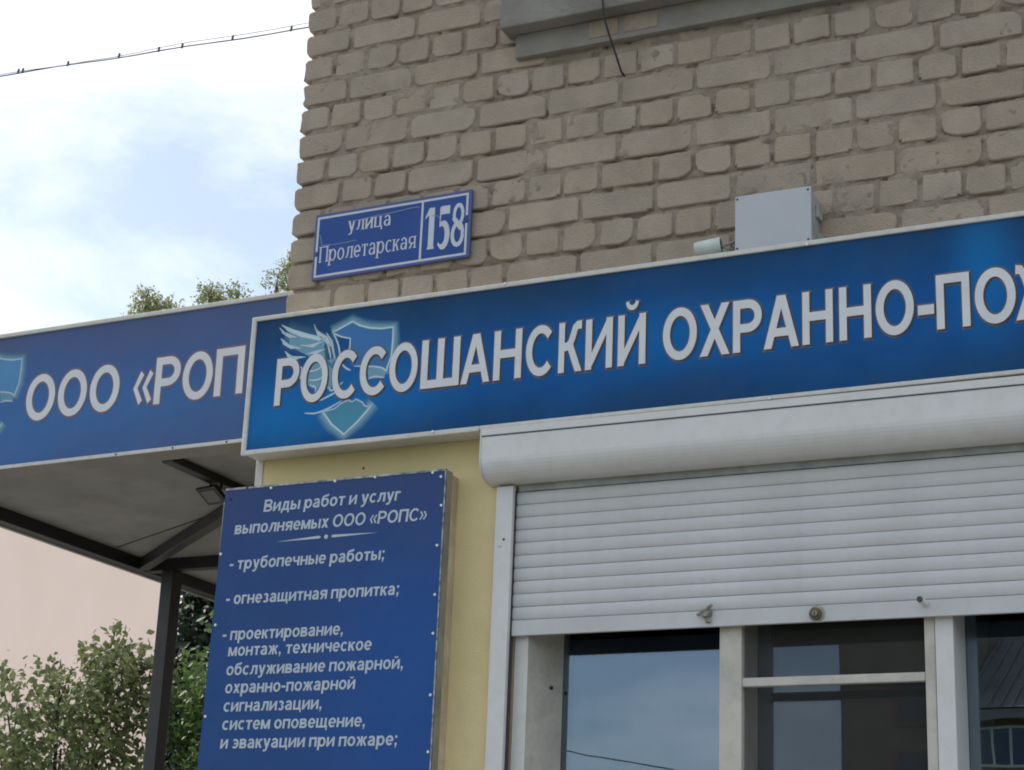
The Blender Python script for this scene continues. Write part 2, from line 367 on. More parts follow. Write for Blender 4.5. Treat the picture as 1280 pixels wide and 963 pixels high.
X_ = .74   # x-height
def glyph(p, c):
    """draws c, returns its width"""
    v, h = p.v, p.h; xh = X_
    o = .012
    if c == 'О': p.ring(0, -o, .99, 1+o); return .99
    if c == 'С':
        W = .90; p.path(p.arc(.49, .5, .49-v/2, .5+o-h/2, 42, 318, 30)); return W
    if c == 'Р':
        W = .82; p.stem(0); r = .295; yt = 1-h/2; yb = .37+h/2; cy = (yt+yb)/2; ry = (yt-yb)/2
        p.path([(v*.5, yt), (W-v/2-r, yt)]+p.arc(W-v/2-r, cy, r, ry, 88, -88, 16)+[(W-v/2-r, yb), (v*.5, yb)]); return W
    if c == 'Ш':
        W = 1.18; p.stem(0); p.stem(W/2-v/2); p.stem(W-v); p.rect(v*.9, 0, W-v*.9, h); return W
    if c == 'А':
        W = 1.0; p.diag(.115, 0, W/2-.015, 1); p.diag(W-.115, 0, W/2+.015, 1); p.rect(.24, .22, W-.24, .22+h*.95); return W
    if c == 'Н': W = .88; p.stem(0); p.stem(W-v); p.rect(v*.9, .44, W-v*.9, .44+h); return W
    if c == 'П': W = .88; p.stem(0); p.stem(W-v); p.rect(v*.9, 1-h, W-v*.9, 1-.0006); return W
    if c == 'К':
        W = .84; p.stem(0)
        p.path([(v*.8, .50), (.32, .52), (.42, .58), (.50, .72), (.57, .87), (.66, .925), (W-.04, .925)])
        p.diag(W-.13, 0, .38, .56); return W
    if c in 'ИЙ':
        W = .88; p.stem(0); p.stem(W-v); p.convex([(v*.9, .02), (v*.9, .30), (W-v*.9, .98), (W-v*.9, .70)])
        if c == 'Й': p.path(p.arc(W/2, 1.255, .155, .125, 180, 360, 10), taper=lambda t: .10)
        return W
    if c == 'Х': W = .92; p.diag(.125, 0, W-.135, 1); p.diag(W-.125, 0, .135, 1); return W
    if c == 'Ж':
        W = 1.32; p.stem(W/2-v/2)
        for sx in (-1, 1):
            f = lambda x, sx=sx: W/2+sx*x
            p.path([(f(.05), .50), (f(.20), .52), (f(.30), .62), (f(.38), .80), (f(.48), .91), (f(.62), .925)])
            p.diag(f(.54), 0, f(.22), .56)
        return W
    if c == 'В':
        W = .84; p.stem(0)
        for (y0, y1, w, r) in ((0, .53, W, .2), (.47, 1, W-.05, .18)):
            yt = y1-h/2; yb = y0+h/2
            p.path([(v*.5, yt), (w-v/2-r, yt)]+p.arc(w-v/2-r, (yt+yb)/2, r, (yt-yb)/2, 88, -88, 12)+[(v*.5, yb)])
        return W
    if c == '-': p.rect(0, .30, .40, .30+h*1.1); return .40
    if c in '«»':
        W = .68
        for dx in (0, .33):
            pts = [(.30+dx, .80*.9), (.08+dx, .40), (.30+dx, .08)]
            if c == '»': pts = [(W-x, y) for x, y in pts]
            p.path(pts, taper=lambda t: v*.72)
        return W
    if c == ' ': return .32
    if c == ',':
        p.rect(.03, 0, .03+v, .19); p.diag(.03+v*.35, -.19, .03+v*.7, .02, v*.45); return .30
    if c == ';':
        p.rect(.05, 0, .05+v, .19); p.rect(.05, xh-.19, .05+v, xh); p.diag(.05+v*.35, -.19, .05+v*.7, .02, v*.45); return .32
    # lower case
    if c == 'о': p.ring(0, -o, .74, xh+o, 24); return .74
    if c == 'с': p.path(p.arc(.365, xh/2, .365-v/2, xh/2+o-h/2, 48, 312, 20)); return .66
    if c == 'е':
        p.path(p.arc(.36, xh/2, .36-v/2, xh/2+o-h/2, 0, 318, 24)); p.rect(v*.6, xh/2-.07, .72-v*.15, xh/2+.05); return .70
    if c == 'р':
        p.stem(0, -.28, xh, bot=True); p.ring(v*.25, -o, .76, xh+o, 24); return .76
    if c == 'а':
        p.path(p.arc(.33, xh-.22, .33-v/2-.02, .22-h/2+o, 165, 10, 10)+[(.66-v/2, xh*.55), (.66-v/2, .08), (.70-v/2, 0.0)])
        p.path(p.arc(.30, .215, .30-v/2, .215-h/2+o, 70, 340, 14)+[(.60, .2)]); p.rect(.28, .36, .62, .36+h*.75)
        return .70
    if c == 'б':
        p.ring(0, -o, .74, xh-.02, 24)
        p.path([(v*.48, xh*.45), (v*.52, .70), (.18, .84), (.36, .885), (.55, .90), (.64, .99)]); return .74
    if c == 'в':
        W = .70; p.stem(0, 0, xh)
        for (y0, y1, w, r) in ((0, .42, W, .14), (.33, xh, W-.05, .12)):
            yt = y1-h/2; yb = y0+h/2
            p.path([(v*.5, yt), (w-v/2-r, yt)]+p.arc(w-v/2-r, (yt+yb)/2, r, (yt-yb)/2, 88, -88, 8)+[(v*.5, yb)])
        return W
    if c == 'г': p.stem(0, 0, xh); p.rect(v*.9, xh-h, .50, xh); return .50
    if c == 'д':
        W = .80; p.stem(W-.1-v, h*.5, xh, top=False, bot=False); p.rect(.18, xh-h, W-.1-v*.5, xh-.0006); p.rect(0, 0, W, h)
        p.path([(.18+v*.5, xh-h*.4), (.25, .4), (.14+v*.3, .08)]); p.rect(0, -.2, v*.8, h*.5); p.rect(W-v*.8, -.2, W, h*.5); return W
    if c == 'ж':
        W = .98; p.stem(W/2-v/2, 0, xh)
        for sx in (-1, 1):
            f = lambda x, sx=sx: W/2+sx*x
            p.path([(f(.05), .37), (f(.18), .40), (f(.27), .60), (f(.45), xh-h*.45)]); p.diag(f(.38), 0, f(.17), .42, v*.9)
        return W
    if c == 'з':
        p.path(p.arc(.28, xh-.19, .28-v/2, .19-h/2+o, 150, -80, 12)); p.path(p.arc(.29, .205, .31-v/2, .205-h/2+o, 80, -150, 12)); return .62
    if c in 'ий':
        W = .74; p.stem(0, 0, xh); p.stem(W-v, 0, xh); p.convex([(v*.9, .02), (v*.9, .25), (W-v*.9, xh-.02), (W-v*.9, xh-.25)])
        if c == 'й': p.path(p.arc(W/2, xh+.235, .14, .115, 180, 360, 8), taper=lambda t: .09)
        return W
    if c == 'к':
        W = .64; p.stem(0, 0, xh); p.path([(v*.8, .36), (.30, .40), (.40, .60), (W-.02, xh-h*.45)]); p.diag(W-.11, 0, .30, .42, v*.95); return W
    if c == 'л':
        W = .74; p.stem(W-v, 0, xh, top=True); p.rect(.19, xh-h, W-v*.8, xh-.0006)
        p.path([(.19+v*.5, xh-h*.4), (.25, .35), (.17, .10), (.0, .075)]); return W
    if c == 'м':
        W = .90; p.stem(0, 0, xh); p.stem(W-v, 0, xh); p.diag(W/2, .02, v*.65, xh, v*.9); p.diag(W/2, .02, W-v*.65, xh, v*.9); return W
    if c == 'н': W = .72; p.stem(0, 0, xh); p.stem(W-v, 0, xh); p.rect(v*.9, .30, W-v*.9, .30+h*.95); return W
    if c == 'п': W = .72; p.stem(0, 0, xh); p.stem(W-v, 0, xh); p.rect(v*.9, xh-h, W-v*.9, xh-.0006); return W
    if c == 'т':
        W = .62; p.stem(W/2-v/2, 0, xh-.002, top=False); p.rect(0, xh-h, W, xh)
        if p.se: p.rect(0, xh-.2, .05, xh-.02); p.rect(W-.05, xh-.2, W, xh-.02)
        return W
    if c == 'у':
        W = .70; p.diag(.34, .10, .11, xh); p.path([(W-.10, xh), (.40, .05), (.32, -.16), (.18, -.21), (.06, -.20)])
        if p.se: p.rect(-.03, xh-.05, .26, xh); p.rect(.46, xh-.05, W+.02, xh)
        return W
    if c == 'х': W = .68; p.diag(.115, 0, W-.125, xh); p.diag(W-.115, 0, .125, xh); return W
    if c == 'ц': W = .80; p.stem(0, 0, xh, bot=False); p.stem(W-.1-v, 0, xh, bot=False); p.rect(.02, 0, W, h); p.rect(W-v*.7, -.2, W, h*.5); return W
    if c == 'ч': W = .68; p.stem(W-v, 0, xh); p.path([(v/2, xh), (v/2, .50), (.18, .36), (W-v*.6, .34)]); return W
    if c == 'щ': W = 1.08; [p.stem(x, 0, xh) for x in (0, (W-.08-v)/2, W-.08-v)]; p.rect(.02, 0, W, h); p.rect(W-v*.7, -.2, W, h*.5); return W
    if c == 'ы':
        W = .92; p.stem(0, 0, xh); p.stem(W-v, 0, xh); yt = .47-h/2; yb = h/2; r = .14; w = .60
        p.path([(v*.5, yt), (w-v/2-r, yt)]+p.arc(w-v/2-r, (yt+yb)/2, r, (yt-yb)/2, 88, -88, 8)+[(v*.5, yb)]); return W
    if c == 'э': p.path(p.arc(.30, xh/2, .36-v/2, xh/2+o-h/2, 132, -132, 20)); p.rect(.2, xh/2-h*.4, .6, xh/2+h*.4); return .66
    if c == 'я':
        W = .70; p.stem(W-v, 0, xh); yt = xh-h/2; yb = .29+h/2; r = .14
        p.path([(W-v*.5, yt), (v/2+r, yt)]+p.arc(v/2+r, (yt+yb)/2, r, (yt-yb)/2, 92, 268, 8)+[(W-v*.5, yb)]); p.diag(.13, 0, .36, .34, v*.95); return W
    if c == '1':
        W = .50; p.stem(.18, 0, 1, top=False); p.convex([(.0, .74), (.02, .80), (.18, 1), (.26, .86)]); return W
    if c == '5':
        W = .62; p.rect(.17, .80, .60, 1.0); p.rect(.12, .5, .18, .98)
        p.path(p.arc(.27, .30, .245, .28, 125, -140, 22), taper=lambda t: .07+.17*math.sin(math.pi*min(1, t*1.05))**1.2); return W
    if c == '8':
        W = .62
        p.path(p.arc(.32, .745, .20, .225, 0, 360, 22), taper=lambda t: .09+.05*abs(math.cos(2*math.pi*t)))
        p.path(p.arc(.31, .27, .24, .25, 0, 360, 22), taper=lambda t: .10+.06*abs(math.cos(2*math.pi*t)))
        p.diag(.13, .66, .50, .36, .15); return W
    return .4

def emit(mb, pen, fx, y, eps=.00003):
    """pen polygons -> mesh at depth y; overlapping pieces sit a hair apart"""
    k = 0
    for pl in pen.polys:
        if pl[0] == 'strip': k += .34; pts = pl[1]
        else: k += 1; pts = pl
        mb.poly([(fx(px, py)[0], y-eps*k, fx(px, py)[1]) for px, py in pts])

def text_layers(letters, z0, cap, y, parent, layers, name='letter', slope=0.0):
    """letters = [(char, x left, x right)], layers = [(grow, dx, dz, dy, material, part name)]"""
    for grow, dx, dz, dy, mtl, nm in layers:
        for c, xa, xb in letters:
            p0 = Pen(); w0 = glyph(p0, c)
            p = Pen(grow=grow); glyph(p, c)
            sx = (xb-xa)/w0
            base = z0+slope*(xa-letters[0][1])
            mb = MB(); emit(mb, p, lambda a, b: (xa+a*sx+dx, base+b*cap+dz+slope*a*sx), y-dy)
            mb.build(nm, mtl, parent, fix=False)

def text_line(s, xa, xb, z0, cap, y, parent, mtl, shear=0., v=.185, h=.145, serif=0., name='lettering', gap=.085, slope=0.):
    words = []; x = 0.; cur = []
    for c in s:
        p = Pen(v=v, h=h, serif=serif); w = glyph(p, c)
        if c == ' ':
            words.append(cur); cur = []; x += w
        else: cur.append((x, p)); x += w+gap
    words.append(cur); x -= gap; k = (xb-xa)/x
    for wd in words:
        mb = MB()
        for x0, p in wd: emit(mb, p, lambda a, b: (xa+(x0+a)*k+shear*b*cap, z0+b*cap+slope*((x0+a)*k)), y)
        mb.build(name, mtl, parent, fix=False)

# ================================================================= GROUND AND STREET
g = MB(); g.poly([(-600, -600, 0), (600, -600, 0), (600, 600, 0), (-600, 600, 0)])
o = g.build('ground', M_grass); o['kind'] = 'structure'
g = MB(); g.box(-200, 200, -4.0, 60, .004, .12); o = g.build('pavement', M_pave); o['kind'] = 'structure'
g = MB(); g.poly([(-200, -16, .006), (200, -16, .006), (200, -4.15, .006), (-200, -4.15, .006)]); o = g.build('road', M_asph); o['kind'] = 'structure'
g = MB(); g.box(-200, 200, -4.15, -4.003, .0, .15); o = g.build('kerb', M_conc); o['kind'] = 'structure'

# ================================================================= THE BUILDING
B = thing('brick_building', 'grey brick apartment building with a yellow ground floor behind the blue signs', 'building', (-3.38, 0, 0.12))
CX = -3.372                                      # left corner of the mortar face
TOPZ = 9.0
# mortar sheet with relief
def vnoise(x, z, s, seed):
    r = np.random.RandomState(seed); T = r.rand(256, 256)
    X, Z = x*s+1000, z*s+1000; xi = np.floor(X).astype(int); zi = np.floor(Z).astype(int); fx = X-xi; fz = Z-zi
    fx = fx*fx*(3-2*fx); fz = fz*fz*(3-2*fz); a = T[xi % 256, zi % 256]; b = T[(xi+1) % 256, zi % 256]; c = T[xi % 256, (zi+1) % 256]; d = T[(xi+1) % 256, (zi+1) % 256]
    return (a*(1-fx)+b*fx)*(1-fz)+(c*(1-fx)+d*fx)*fz-.5
Z0 = 4.972; PZ = .0994
xs = np.arange(CX, -0.55, .0075); zs = np.arange(3.60, 5.12, .0070)
GX, GZ = np.meshgrid(xs, zs)
hgt = .0006+.007*vnoise(GX, GZ, 9, 1)+.009*vnoise(GX, GZ, 30, 2)+.006*vnoise(GX, GZ, 80, 3)
rowpos = (Z0-GZ)/PZ; fr_ = rowpos-np.round(rowpos)         # 0 at a bed joint; negative = just above
crack = np.clip(1-np.abs(fr_+.035)/.075, 0, 1)*np.clip((vnoise(GX*1.0, GZ*.4, 7, 5)-.10)*9, 0, 1)
crack2 = np.clip((vnoise(GX, GZ, 38, 9)-.33)*9, 0, 1)
hgt = hgt-.012*crack-.012*crack2
edge = np.clip((GX-CX)/.02, 0, 1); hgt = hgt-.012*(1-edge)
nx, nz = len(xs), len(zs)
V = np.stack([GX, -hgt, GZ], -1).reshape(-1, 3)
idx = np.arange(nx*nz).reshape(nz, nx)
F = np.stack([idx[:-1, :-1], idx[:-1, 1:], idx[1:, 1:], idx[1:, :-1]], -1).reshape(-1, 4)
me = bpy.data.meshes.new('wall'); me.from_pydata(V.tolist(), [], F.tolist()); me.polygons.foreach_set('use_smooth', [True]*len(me.polygons))
wall = link('wall', me, M_mortar, B)
# solid masses behind and round the sheet
w = MB(); w.box(CX, 3.2, .016, .42, 3.42, TOPZ)
w.box(CX, -2.72, .421, 9.0, 3.42, TOPZ)
w.box(CX, 3.2, .022, 9.0, 3.26, 3.419)           # floor slab over the shop
w.build('wall_core', M_mortar, B)
w = MB()
w.box(CX, -2.445, .0, .40, .12, 3.259); w.box(-2.4449, -2.352, .125, .40, .12, 3.259); w.box(.35, 3.2, 0, .40, .12, 3.259)
w.box(-2.4448, .349, 0, .124, .12, 1.30); w.box(-2.4448, .349, 0.0, .40, 2.95, 3.259)
w.build('ground_floor_wall', M_tan, B)
w = MB(); w.box(CX, -3.0, .401, 9, .12, 3.259); w.box(2.9, 3.2, .401, 9, .12, 3.259); w.box(-2.999, 2.899, 5.0, 5.2, .12, 3.259)
w.build('room_wall', M_room, B)

# bricks, one object each, sharing outline variants
def brick_mesh(wd, seed, corner=False):
    r = random.Random(seed); hh = .0427; ww = wd/2; pts = []
    for cx, cz, a0 in ((1, 1, 0), (-1, 1, 90), (-1, -1, 180), (1, -1, 270)):
        rad = r.choice((.006, .008, .010, .013, .016, .020))
        if r.random() < .07: rad = .032
        if corner and cx < 0: rad = r.choice((.012, .018, .023, .029))
        rx = rad*(r.uniform(.6, .9) if corner and cx < 0 else r.uniform(.9, 1.5))
        for k in range(4):
            a = math.radians(a0+30*k)
            px = cx*(ww-rx)+rx*math.cos(a)+r.uniform(-.0024, .0024); pz = cz*(hh-rad)+rad*math.sin(a)+r.uniform(-.0026, .0022)
            pts.append((px, pz))
    for _ in range(r.choice((0, 0, 1, 2))):
        j = r.randrange(16); k_ = 1-r.uniform(.004, .010)/math.hypot(*pts[j]); pts[j] = (pts[j][0]*k_, pts[j][1]*(k_-.06))
    n = len(pts); fr = -.0050-r.uniform(0, .0020); ins = .0036
    vs = []
    for px, pz in pts:
        kx = 1-ins/ww; kz = 1-ins/hh; vs.append((px*kx, fr+r.uniform(-.0008, .0008), pz*kz))
    for px, pz in pts: vs.append((px, -.001, pz))
    fs = [tuple(range(n-1, -1, -1))]
    fs += [(i, (i+1) % n, n+(i+1) % n, n+i) for i in range(n)]
    for px, pz in pts: vs.append((px, .12 if corner else .02, pz))
    fs += [(n+i, n+(i+1) % n, 2*n+(i+1) % n, 2*n+i) for i in range(n)]
    me = bpy.data.meshes.new('brick'); me.from_pydata(vs, [], fs)
    bm = bmesh.new(); bm.from_mesh(me); bmesh.ops.recalc_face_normals(bm, faces=bm.faces); bm.to_mesh(me); bm.free()
    me.polygons.foreach_set('use_smooth', [False]+[True]*n+[False]*n)
    me.materials.append(M_brick); return me
HW, QW, SW = .1172, .1817, .2470
VAR = {k: [brick_mesh(wd, 100*i+j) for j in range(12)] for i, (k, wd) in enumerate((('H', HW), ('Q', QW), ('S', SW)))}
VARC = {k: [brick_mesh(wd, 900+100*i+j, True) for j in range(5)] for i, (k, wd) in enumerate((('H', HW), ('Q', QW)))}
U = .1300
def course(r):
    if r in (1, 3, 5): return ['Q']+['S']*12
    if r == 7: return ['Q', 'H', 'H']+['S']*11
    if r == 9: return ['Q', 'H']+['S']*12
    if r == 11: return ['Q']+['H']*5+['S']*10
    if r == 8: return ['H']*9+['Q']+['H']*14
    return ['H']*24
rb = random.Random(11)
def put_brick(k, x, z, corner=False, dy=0.0):
    me = rb.choice((VARC if corner else VAR)[k])
    o = bpy.data.objects.new('brick', me); COL.objects.link(o); o.parent = wall
    o.location = Vector((x, dy+rb.uniform(-.0022, .0016), z))-abs_loc(wall)
    o.rotation_euler = (rb.uniform(-.008, .008), rb.uniform(-.010, .010), rb.uniform(-.008, .008))
    return o
extra = []
for r in range(-8, 14):
    z = Z0-(r+.5)*PZ; x = CX-.016; first = True
    for k in (course(r) if r >= 0 else (['Q']+['S']*12 if r % 2 else ['H']*24)):
        wd = {'H': U, 'Q': U*1.5, 'S': U*2}[k]; xc = x+wd/2-.0055
        if x > -.72 or (r <= 3 and x > -2.57 and z < 5.2):
            x += wd; continue
        if r < -1 or r > 12 or (r > 11 and x > -2.9): extra.append((k, xc, z, first))
        else: put_brick(k, xc, z+rb.uniform(-.0012, .0012), first)
        x += wd; first = False
ex = MB()
for k, xc, z, first in extra:
    wd = {'H': HW, 'Q': QW, 'S': SW}[k]; ex.box(xc-wd/2, xc+wd/2, -.008, .10, z-.0425, z+.0425)
o = ex.build('upper_brickwork', M_brick, wall, bevel=.004); o['kind'] = 'stuff'
# right-hand and upper brickwork outside the picture
ex = MB()
for r in range(-38, 14):
    z = Z0-(r+.5)*PZ; st = r % 2; k = 0; x = (-.70 if r >= -8 else CX+.02)+(.13 if st else 0)
    wd = U*2 if st else U
    while x < 3.1:
        if not (x < .72 and 4.6 < z < 4.8): ex.box(x, x+wd-.011, -.008, .012, z-.0425, z+.0425)
        x += wd
o = ex.build('outer_brickwork', M_brick, wall); o['kind'] = 'stuff'

# concrete ledge under the upper window
lg = MB()
lg.prism_x([(-.090, 4.692), (-.090, 4.86), (.0, 4.89), (.0, 4.692)], -2.567, .70)
led = lg.build('ledge', M_conc, B, bevel=.006)
lg = MB(); lg.box(-2.533, .70, -.030, .01, 4.604, 4.691)
lg.build('ledge_support', M_conc, led, bevel=.004)
for x0_, x1_ in ((-2.262, -2.158), (-2.138, -2.02)):
    lg = MB(); lg.box(x0_, x1_, -.0325, -.029, 4.624, 4.684); lg.build('brick', M_mortar, led, bevel=.0012)
# yellow cladding of the ground floor
YF = -.060
y = MB(); y.box(-3.384, -2.452, YF, -.002, .12, 3.70); yl = y.build('cladding', M_yellow, B)
y = MB(); y.box(-2.4515, .50, YF, -.002, 3.10, 3.70); y.box(-2.4515, .45, YF, -.002, .12, 1.30); y.box(.5005, 3.2, YF, -.002, .12, 3.70)
y.build('cladding', M_yellow, B)
y = MB(); y.box(-3.413, -3.3845, YF-.004, .04, .12, 3.30); y.build('corner_trim', M_trim, B, bevel=.002)
y = MB(); y.disc((-3.0, YF-.001, 3.20), .004, h=.003)
y.build('nail_head', M_darkscrew, B)

# shop window
win = MB(); win.box(-2.4494, -2.4452, -.045, .0, 1.3, 2.95); wn = win.build('window', M_tan, B)
def part(name, fn, mtl, parent, bevel=0, **k):
    mb = MB(); fn(mb); return mb.build(name, mtl, parent, bevel, **k)
part('side_frame', lambda q: q.box(-2.4448, -2.400, -.036, .118, 1.3, 2.95), M_white, wn, .002)
q = MB(); q.add([(-2.3995, -.030, 1.3), (-2.351, .118, 1.3), (-2.351, .118, 2.95), (-2.3995, -.030, 2.95),
                 (-2.41, .118, 1.3), (-2.41, .118, 2.95)], [(0, 1, 2, 3), (0, 3, 5, 4), (0, 4, 1), (3, 2, 5)])
q.build('reveal_panel', M_pvc, wn)
for zc in (2.49, 2.22):
    part('screw', lambda q: q.tube([(-2.372, .068, zc), (-2.362, .064, zc)], .006, 8), M_darkscrew, wn)
part('mullion', lambda q: q.box(-1.795, -1.728, -.030, .118, 1.3, 2.95), M_pvc, wn, .003)
part('mullion', lambda q: q.box(-1.202, -1.173, -.030, .118, 1.3, 2.95), M_pvc, wn, .003)
part('mullion', lambda q: q.box(-1.1715, -1.121, -.034, .118, 1.3, 2.95), M_white, wn, .003)
part('mullion', lambda q: q.box(-.52, -.46, -.030, .118, 1.3, 2.95), M_pvc, wn, .003)
part('mullion', lambda q: q.box(.30, .349, -.030, .118, 1.3, 2.95), M_pvc, wn, .003)
part('transom', lambda q: q.box(-1.7275, -1.2025, -.028, -.004, 2.459, 2.484), M_pvc, wn, .003)
for x0, x1 in ((-2.351, -1.796), (-1.727, -1.203), (-1.120, -.521), (-.459, .299)):
    part('glass_pane', lambda q: q.poly([(x0, .1195, 1.3), (x1, .1195, 1.3), (x1, .1195, 2.95), (x0, .1195, 2.95)]), M_glass, wn, fix=False)
    part('inner_pane', lambda q: q.poly([(x0-.02, .1395, 1.3), (x1+.02, .1395, 1.3), (x1+.02, .141, 2.95), (x0-.02, .141, 2.95)]), M_glass2, wn, fix=False)
part('insect_screen', lambda q: q.poly([(-1.7275, -.006, 1.3), (-1.2025, -.006, 1.3), (-1.2025, -.006, 2.95), (-1.7275, -.006, 2.95)]), M_screen, wn, fix=False)
# inner sash seen dimly through the middle pane
part('inner_sash', lambda q: (q.box(-1.80, -1.72, .24, .28, 1.3, 2.95), q.box(-1.16, -1.08, .24, .28, 1.3, 2.95)), M_pvc, wn)

# ================================================================= ROLLER SHUTTER
S = thing('roller_shutter', 'white roller shutter with a rounded housing, half lowered over the shop window', 'roller shutter', (-1.1, -.1, 2.63))
prof = [(-.064, 3.264), (-.156, 3.264), (-.156, 3.165)]
for i in range(1, 9):
    a = math.radians(90*i/8*.98); prof.append((-.156+.062*(1-math.cos(a)), 3.165-.062*math.sin(a)))
prof[-1] = (-.098, 3.1035); prof += [(-.0625, 3.1005)]
hs = MB(); hs.prism_x(prof, -2.528, .46); hs_o = hs.build('housing', M_white, S)
for p_ in hs_o.data.polygons: p_.use_smooth = False
ec = MB(); ec.prism_x([(y_*1.0-.0015 if y_ < -.1 else y_, z_-(.0015 if z_ < 3.15 else 0)) for y_, z_ in prof], -2.534, -2.5285); ec.build('end_cap', M_trim, S)
part('housing_lip', lambda q: q.box(-2.530, .46, -.1585, -.1565, 3.240, 3.262), M_white, S)
part('seam', lambda q: q.box(-2.528, .46, -.1572, -.1561, 3.2355, 3.2385), M_darkscrew, S)
part('underside_shade', lambda q: q.box(-2.44, .36, -.0620, -.052, 3.0785, 3.099), M_galv, S)  # darker metal stands in for the shade under the housing
part('guide_rail', lambda q: q.box(-2.506, -2.4495, -.083, -.0605, 1.3, 3.093), M_white, S, .002)
part('guide_rail', lambda q: q.box(.42, .475, -.083, -.0605, 1.3, 3.093), M_white, S, .002)
part('dark_gap', lambda q: q.box(-2.4493, -2.446, -.066, -.050, 1.3, 3.08), M_darkscrew, S)
part('rail_cap', lambda q: q.disc((-2.487, -.0835, 2.905), .006, h=.002), M_trim, S)
part('rail_cap', lambda q: q.disc((-2.474, -.0835, 2.925), .004, h=.001), M_darkscrew, S)
sp = []
for i in range(15):
    t_ = i/14; z_ = -.0005-.0385*t_; y_ = -.0042*math.sin(math.pi*min(1, t_*1.0))**.7; sp.append((y_, z_))
sprof = [(.004, 0.0)]+sp+[(.004, -.039)]
smb = MB(); smb.prism_x(sprof, -2.446, .418); sme = smb.mesh('slat'); sme.materials.append(M_shutter)
for i in range(11):
    o = bpy.data.objects.new('slat', sme); COL.objects.link(o); o.parent = S
    o.location = Vector((0, -.056+rb.uniform(-.0006, .0006), 3.1178-.0400*(i+1)+.0))-abs_loc(S)
part('slat_backing', lambda q: q.box(-2.446, .418, -.051, -.049, 2.64, 3.08), M_darkscrew, S)
part('bottom_bar', lambda q: q.box(-2.446, .418, -.0615, -.047, 2.6295, 2.6765), M_shutter, S, .0015)
# locks
lk = thing('shutter_lock', 'weathered metal latch with a tilted lever on the shutter edge, left above the window mullion', 'lock', (-1.822, -.062, 2.668))
part('body', lambda q: q.tube([(-1.822, -.0617, 2.668), (-1.822, -.080, 2.668)], .017, 14, .011), M_lockm, lk)
part('lever', lambda q: q.beam((-1.848, -.072, 2.662), (-1.800, -.084, 2.688), .008, .006), M_lockm, lk)
part('tip', lambda q: q.beam((-1.818, -.066, 2.655), (-1.815, -.070, 2.640), .014, .008), M_lockm, lk)
lk = thing('shutter_lock', 'round greenish brass lock with grime round it on the shutter bottom bar', 'lock', (-1.498, -.062, 2.651))
part('grime_ring', lambda q: q.disc((-1.495, -.0618, 2.652), .024, h=.0006, n=20), M_stain, lk)
part('body', lambda q: q.tube([(-1.498, -.0617, 2.651), (-1.498, -.074, 2.651)], .017, 18), M_brass, lk)
part('core', lambda q: q.tube([(-1.498, -.0742, 2.651), (-1.498, -.078, 2.651)], .008, 12), M_lockm, lk)
part('keyhole', lambda q: q.box(-1.4995, -1.4965, -.0788, -.0781, 2.645, 2.657), M_darkscrew, lk)
lk = thing('shutter_stop', 'small white plastic stop with a black end on the shutter bottom bar, right', 'bolt', (-1.19, -.062, 2.668))
part('body', lambda q: q.tube([(-1.188, -.0617, 2.665), (-1.196, -.092, 2.671)], .009, 12), M_white, lk)
part('end_plug', lambda q: q.tube([(-1.196, -.0923, 2.671), (-1.197, -.097, 2.672)], .0085, 12), M_darkscrew, lk)

# ================================================================= MAIN SIGN
MS = thing('shop_sign', 'long blue banner sign with white capital letters and a winged shield above the roller shutter', 'sign', (-3.42, -.15, 3.25))
TH = .0058                                        # it hangs a touch out of level
def rot(x, z): return (x, z+TH*(x+3.41))
def bar_rot(x0, x1, y0, y1, z0, z1, mtl, name, bevel=.003):
    mb = MB(); mb.add([(x0, y0, rot(x0, z0)[1]), (x1, y0, rot(x1, z0)[1]), (x1, y1, rot(x1, z0)[1]), (x0, y1, rot(x0, z0)[1]),
                       (x0, y0, rot(x0, z1)[1]), (x1, y0, rot(x1, z1)[1]), (x1, y1, rot(x1, z1)[1]), (x0, y1, rot(x0, z1)[1])],
                      [(0, 3, 2, 1), (4, 5, 6, 7), (0, 1, 5, 4), (1, 2, 6, 5), (2, 3, 7, 6), (3, 0, 4, 7)])
    return mb.build(name, mtl, MS, bevel)
SX0, SX1, SZ0, SZ1 = -3.414, 1.0, 3.2515, 3.7345
bar_rot(SX0+.010, SX1-.01, -.1495, -.062, SZ0+.004, SZ1-.006, M_trim, 'box', .002)
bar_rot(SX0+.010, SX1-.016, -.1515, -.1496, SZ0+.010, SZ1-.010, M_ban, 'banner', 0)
bar_rot(SX0, SX1, -.158, -.144, SZ1-.0155, SZ1, M_trim, 'frame')
bar_rot(SX0, -2.54, -.158, -.144, SZ0, SZ0+.0165, M_trim, 'frame')
bar_rot(-2.539, SX1, -.158, -.144, SZ0+.0035, SZ0+.0165, M_trim, 'frame')
bar_rot(SX0, SX0+.0175, -.1585, -.1435, SZ0+.003, SZ1-.003, M_trim, 'frame', .004)
for xr, zr in ((-1.60, 3.2695), (-2.70, 3.268), (-1.485, 3.733), (-2.47, 3.735)):
    mb = MB(); mb.disc((xr, -.1583, zr), .006, h=.003); mb.build('rivet', M_screw, MS)
MAIN = [('Р',-3.303,-3.214),('О',-3.206,-3.104),('С',-3.087,-2.992),('С',-2.983,-2.884),('О',-2.874,-2.771),('Ш',-2.758,-2.621),('А',-2.616,-2.513),('Н',-2.501,-2.405),('С',-2.390,-2.298),('К',-2.279,-2.199),('И',-2.189,-2.100),('Й',-2.082,-1.992),('О',-1.936,-1.828),('Х',-1.819,-1.725),('Р',-1.715,-1.626),('А',-1.621,-1.513),('Н',-1.503,-1.412),('Н',-1.393,-1.299),('О',-1.286,-1.176),('-',-1.165,-1.119),('П',-1.112,-1.018),('О',-1.004,-0.891),('Ж',-0.893,-0.762),('А',-.748,-.640),('Р',-.628,-.540),('Н',-.524,-.430)]
